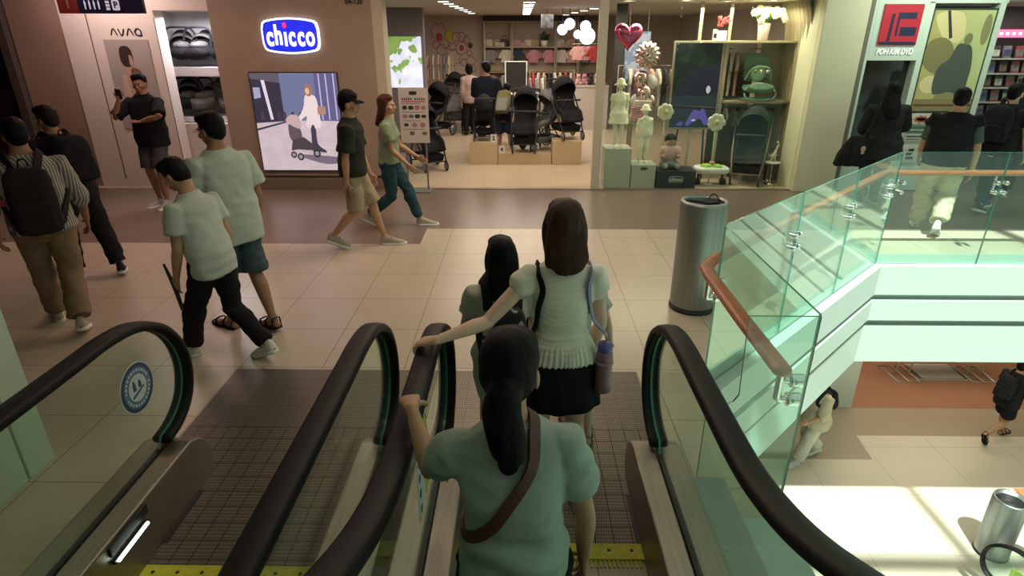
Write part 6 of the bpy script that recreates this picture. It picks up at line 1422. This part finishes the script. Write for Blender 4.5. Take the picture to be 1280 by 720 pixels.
# woman beside him
W5=person('woman with reddish hair in a pale green top and teal jeans, walking',(-1.56,7.14,.0),-88,1.62,'f',w=.95,feet=((-.05,.32,0,0),(.05,-.30,4,.08)),arms=(('dir',(-.1,.35,-1),(0,.9,-.6)),('dir',(.12,.25,-1),(0,.8,-.75))),head=(0,2,0),lean=2,skin='mid',hair=dict(kind='long',mat=HRED,len=.04),
  top=dict(mat=cl('leaf_green',(.21,.27,.17),var=.1),sleeve=.62,hem=.53,off=.010,loose=.6),bottom=dict(kind='trousers',mat=cl('teal_jeans',(.025,.065,.080)),len=1.88,off=.007,flare=.003),shoes=dict(kind='shoe',mat=cl('shoe_silver',(.40,.37,.30),.5)),seed=24)
# woman in black at the DVD shop
W6=person('woman in loose black clothes with long black hair, facing the dark DVD shop window',(4.86,8.30,.0),-12,1.62,'f',w=1.08,feet=((-.10,0,0,0),(.10,.05,0,0)),arms=(('dir',(-.15,.3,-1),(.1,.6,-.5)),('dir',(.35,.4,-1),(-.2,.9,.2))),head=(-10,10,0),skin='mid',hair=dict(kind='long',mat=HB,len=.17,w=1.15),
  top=dict(mat=cl('loose_black',(.018,.02,.02)),sleeve=1.3,hem=.40,off=.03,loose=.9,flare=.03),bottom=dict(kind='trousers',mat=cl('black_trousers',(.014,.013,.016)),off=.012),shoes=bsh,seed=26)
t=thing('tote_bag','large black tote bag with a small round charm carried by the woman in black','bag',(4.52,8.22,.55)); m=MB(); R=[]
for z,w_,d_ in ((0,.27,.07),(.03,.29,.09),(.18,.24,.09),(.32,.16,.06),(.40,.10,.03)): R.append([(w_*math.copysign(abs(math.cos(2*PI*j/24))**.7,math.cos(2*PI*j/24))-.03*z,d_*math.sin(2*PI*j/24)*(1+.15*math.sin(2*PI*j/24*7)),z) for j in range(24)])
m.rings(R); obj('bag_body',remesh(m,.011,2,amp=.012,freq=(14,8,3)),FBLK,t); m=MB(); m.tube(cr([(.04,-.02,.36),(.14,0,.62),(.22,.05,.82),(.27,.10,.70),(.10,.03,.38)],5),[(.015,.005)]*21,8); obj('strap',m,FBLK,t)
m=MB(); m.ell((.02,-.10,.24),(.035,.012,.04)); m.ell((.02,-.10,.19),(.025,.01,.02)); obj('charm',m,mat('charm_pink',(.45,.28,.24),.5),t)
# man in cream trousers
M7=person('man in a black T-shirt and cream trousers walking behind the glass railing',(4.86,6.98,.0),-30,1.68,'m',w=1.08,feet=((-.10,.24,4,0),(.08,-.20,-8,.10)),arms=(('dir',(-.15,.3,-1),(0,.6,-.7)),('dir',(.22,-.10,-1),(.06,.12,-1))),head=(-4,10,0),lean=3,skin='mid',hair=dict(kind='short',mat=HB),
  top=dict(mat=cl('black_vest',(.012,.013,.014)),sleeve=.22,hem=.50,off=.018,loose=.9),bottom=dict(kind='trousers',mat=cl('cream_trousers',(.46,.43,.31)),off=.018,flare=.008,fold=.016),shoes=wsh,seed=28)
for i in (0,1):
    a,e_,w_=M7.arm[i]; m=MB(); m.tube([a.lerp(e_,.12),a.lerp(e_,.45),a.lerp(e_,.82)],[.062,.060,.063],16); obj('sleeve',remesh(m,.010,2,amp=.006),cl('grey_sleeve',(.07,.09,.09)),M7.top)
# person in jeans at the right edge
M8=person('person in a dark T-shirt and blue jeans walking past the DVD shelves',(6.16,7.95,.0),-60,1.66,'m',feet=((-.08,.24,0,0),(.08,-.22,0,.05)),arms=(('dir',(-.2,.3,-1),(0,.7,-.4)),('dir',(.25,.1,-1),(.05,.4,-1))),head=(0,6,0),lean=3,skin='pale',hair=dict(kind='short',mat=HB),
  top=dict(mat=cl('near_black_tee',(.014,.015,.016)),sleeve=.6,off=.016),bottom=dict(kind='trousers',mat=cl('blue_jeans',(.03,.05,.085),var=.3,vscale=12),off=.010),shoes=bsh,seed=30)
backpack(M8,'black backpack with pale piping on the person at the right edge',cl('pack_black',(.013,.013,.016)),w=.16,h=.44,d=.09,zc=.71)
M9=person('person in dark clothes standing by the DVD shelves beside the jeans wearer',(6.95,8.75,0),-20,1.68,'m',feet=((-.12,0,0,0),(.12,.05,0,0)),arms=(('dir',(-.2,.4,-1),(.2,.9,-.2)),('dir',(.2,.4,-1),(-.2,.9,-.2))),head=(0,14,0),skin='mid',hair=dict(kind='short',mat=HB),
  top=dict(mat=cl('near_black_tee',(.014,.015,.016)),sleeve=.8,off=.016),bottom=dict(kind='trousers',mat=cl('dark_blue_trousers',(.025,.03,.045)),off=.012,flare=.014),shoes=bsh,voxel=.012,seed=31)
# lower floor
W7=person('woman in loose cream shirt and trousers walking on the lower floor',(4.93,8.42,-4.5),110,1.70,'f',w=1.05,feet=((-.06,.28,4,0),(.05,-.26,-6,.06)),arms=(('dir',(-.1,.25,-1),(.1,.8,-.3)),('dir',(.2,-.1,-1),(.0,.4,-.8))),head=(6,6,0),lean=5,skin='mid',hair=dict(kind='bob',mat=HB),
  top=dict(mat=cl('cream_shirt',(.52,.46,.33)),sleeve=1.3,hem=.44,off=.03,loose=.9,flare=.01),bottom=dict(kind='trousers',mat=cl('white_trousers',(.56,.54,.45)),off=.02,flare=.015),shoes=wsh,voxel=.012,seed=33)
backpack(W7,'black backpack worn by the woman in cream on the lower floor',FBLK,w=.13,h=.34,d=.07,zc=.70)
M10=person('person in black top and shorts striding on the lower floor at the right edge',(8.50,9.0,-4.5),-70,1.66,'m',feet=((-.06,.30,0,0),(.06,-.34,0,.16)),arms=(('dir',(-.2,.3,-1),(0,.7,-.4)),('dir',(.25,-.1,-1),(.05,.4,-1))),head=(0,6,0),lean=8,skin='mid',hair=dict(kind='short',mat=HB),
  top=dict(mat=cl('near_black_tee',(.014,.015,.016)),sleeve=.6,off=.016,hem=.46),bottom=dict(kind='shorts',mat=cl('black_trousers',(.014,.013,.016)),len=.75,flare=.02),shoes=dict(kind='sandal',mat=cl('sandal_black',(.015,.014,.014))),voxel=.012,seed=34)
backpack(M10,'black backpack on the striding person in shorts on the lower floor',FBLK,w=.14,h=.40,d=.08,zc=.70)
# shoppers inside
S1=person('man in a dark navy shirt standing behind the small podium stroller inside the shop',(at(607,90,12.3).x,12.3,.006),-20,1.70,'m',w=1.15,feet=((-.12,0,0,0),(.12,.05,0,0)),arms=(('dir',(-.3,.4,-1),(.2,.8,-.2)),('dir',(.3,.2,-1),(0,.6,-.6))),head=(60,4,0),skin='tan',hair=dict(kind='short',mat=HB),top=dict(mat=cl('navy_shirt',(.012,.014,.024)),sleeve=1.2,off=.018),bottom=dict(kind='trousers',mat=cl('dark_blue_trousers',(.025,.03,.045))),shoes=bsh,voxel=.014,seed=36)
S2=person('woman in a pale pink cardigan beside the man in navy inside the shop',(at(587,95,14.4).x,14.3,.006),30,1.58,'f',feet=((-.1,0,0,0),(.1,.05,0,0)),head=(-20,6,0),skin='mid',hair=dict(kind='bob',mat=HB),top=dict(mat=cl('pale_pink_top',(.36,.26,.24)),sleeve=1.5,off=.014),bottom=dict(kind='trousers',mat=cl('black_trousers',(.014,.013,.016))),shoes=bsh,voxel=.014,seed=38)
S3=person('person in dark top and blue shorts bending forward beside the podium, with an olive backpack',(at(631,150,12.0).x,11.95,.006),-10,1.42,'m',lean=38,pelvis=(0,-.08),feet=((-.12,0,0,0),(.12,.05,0,0)),arms=(('dir',(-.1,.6,-1),(.1,.8,-.4)),('dir',(.1,.6,-1),(-.1,.8,-.4))),head=(0,10,0),skin='mid',hair=dict(kind='short',mat=HB),top=dict(mat=cl('navy_shirt',(.012,.014,.024)),sleeve=.7,off=.016),bottom=dict(kind='shorts',mat=cl('blue_shorts',(.03,.045,.08)),len=.95,flare=.015),shoes=bsh,voxel=.013,seed=40)
backpack(S3,'olive and grey backpack on the person bending forward inside the shop',cl('olive_pack',(.17,.15,.07),var=.3,vscale=8),w=.14,h=.40,d=.08,zc=.68,trim=cl('grey_trim',(.22,.22,.2)))
# ------------------------------------------------------------------ light
def area(name,loc,sx,sy,power,col=(1,.9,.78),rot=(0,0,0),spread=None):
    l=bpy.data.lights.new(name,'AREA'); l.shape='RECTANGLE'; l.size=sx; l.size_y=sy; l.energy=power; l.color=col
    if spread: l.spread=rad(spread)
    o=bpy.data.objects.new(name,l); link(o); o.location=loc; o.rotation_euler=rot; return o
LAMP=mat('lamp_glow',(1,.86,.66),.4,emit=9); LAMPW=mat('lamp_white',(1,.93,.82),.4,emit=7)
def downlight(x,y,z,label,group,sx=.09,sy=.09,rect=False):
    t=thing('ceiling_light',label,'ceiling light',(x,y,z),0,group)
    m=MB(); 
    if rect: m.box(-sx,sx,-sy,sy,-.012,0); obj('trim',m,WHITE,t); m=MB(); m.box(-sx*.85,sx*.85,-sy*.85,sy*.85,-.016,-.012)
    else: m.lathe([(sx*1.2,0),(sx*1.2,-.01),(sx,-.012),(sx,-.002)],n=20); obj('trim',m,WHITE,t); m=MB(); m.lathe([(.001,-.006),(sx*.95,-.006),(sx*.95,-.004)],n=20)
    obj('lamp_face',m,LAMPW if rect else LAMP,t); return t
# shop ceiling lights as rows running away from the opening
rows=[('square lights mid shop ceiling',[(.12,9.9+i*.75) for i in range(9)],.10,.05),
      ('row on the left of the shop ceiling',[(-1.14,y) for y in (9.7,10.4,11.2,12.1,13.0,14.0,15.1)],.085,.055),
      ('short row by the left wall of the shop',[(-2.25,12.5),(-2.35,13.6),(-2.4,14.8)],.085,.06),
      ('row on the right of the shop ceiling',[(1.42,11.4),(1.36,12.4),(1.28,13.5),(1.2,14.8),(1.1,16.4)],.085,.055)]
for g,ps,sx_,sy_ in rows:
    for i,(x,y) in enumerate(ps):
        downlight(x,y,2.64,'%s small ceiling light from the entrance, %s'%(('first','second','third','fourth','fifth','sixth','seventh','eighth','ninth')[i],g),g,sx_,sy_,True)
for x,y,w in ((1.55,9.6,'above the heart balloon'),(2.35,9.5,'above the tall dark screen'),(3.0,9.7,'beside the red flowers'),(3.6,9.55,'above the white bouquet')):
    downlight(x,y,2.64,'round ceiling light in the shop window, '+w,'round lights in the window ceiling')
area('shop_lamp',(.0,10.6,2.55),3.0,1.6,55,(1,.86,.68)); area('shop_lamp_back',(.2,14.2,2.55),3.2,3,125,(1,.86,.70))
area('window_lamp',(2.7,9.75,2.55),2.4,.5,66,(1,.90,.66)); area('nuna_lamp',(-4.75,9.6,2.42),.7,.4,24,(.95,.92,1))
area('corridor_lamp_a',(-.3,7.0,3.25),2.0,1.0,66,(1,.77,.57)); area('corridor_lamp_b',(-3.6,7.0,3.25),1.6,1.0,34,(1,.56,.43)); area('corridor_lamp_c',(0,3.6,3.25),2.0,1.0,22,(1,.82,.66))
area('poster_lamp',(-5.7,8.5,3.2),.8,.2,32,(1,.74,.68),(rad(20),0,0)); area('dvd_lamp',(7.6,9.9,2.55),1.5,.6,22,(1,.95,.85))
area('dvd_front_lamp',(5.6,8.0,3.2),1.5,.3,32,(.9,1,.85),(rad(25),0,0))
area('lower_shop_lamp',(8.5,11.2,-1.4),4,2,110,(1,.78,.58)); area('lower_lamp',(6.5,8.6,-1.4),4,1.2,45,(1,.9,.7))
# daylight through the open skylight above the void
w=bpy.data.worlds.new('sky'); scene.world=w; w.use_nodes=True
bg=w.node_tree.nodes['Background']; bg.inputs[0].default_value=(.72,1,.85,1); bg.inputs[1].default_value=.68
l=bpy.data.lights.new('sun','SUN'); l.energy=10; l.angle=rad(1.2); l.color=(.86,1,.88)
so=bpy.data.objects.new('sun',l); link(so); so.rotation_euler=V((.10,.50,-1)).to_track_quat('-Z','Y').to_euler()
# skylight beams across the opening
m=MB()
for y in (1.2,): m.box(1.3,14,y,y+.14,5.2,5.5)
for x in (5.2,): m.box(x,x+.14,-6,6,5.2,5.5)
struct('trim_skylight_beams',m,MINT)
m=MB(); m.prism([(1.3,-6),(1.3,2.75),(3.75,5.45),(14,5.45),(14,5.6),(3.7,5.6),(1.15,2.8),(1.15,-6)],'z',3.3,5.2); struct('wall_skylight_curb',m,MINT)
# ------------------------------------------------------------------ camera
cd=bpy.data.cameras.new('camera'); co=bpy.data.objects.new('camera',cd); link(co)
co.location=(0,0,2.2); co.rotation_euler=(rad(90-22.94),0,rad(.81)); cd.sensor_width=36; cd.lens=751.5/1280*36; cd.clip_start=.05
scene.camera=co
vs=scene.view_settings; vs.view_transform='Standard'; vs.look='None'; vs.gamma=1; vs.use_curve_mapping=False; vs.exposure=0
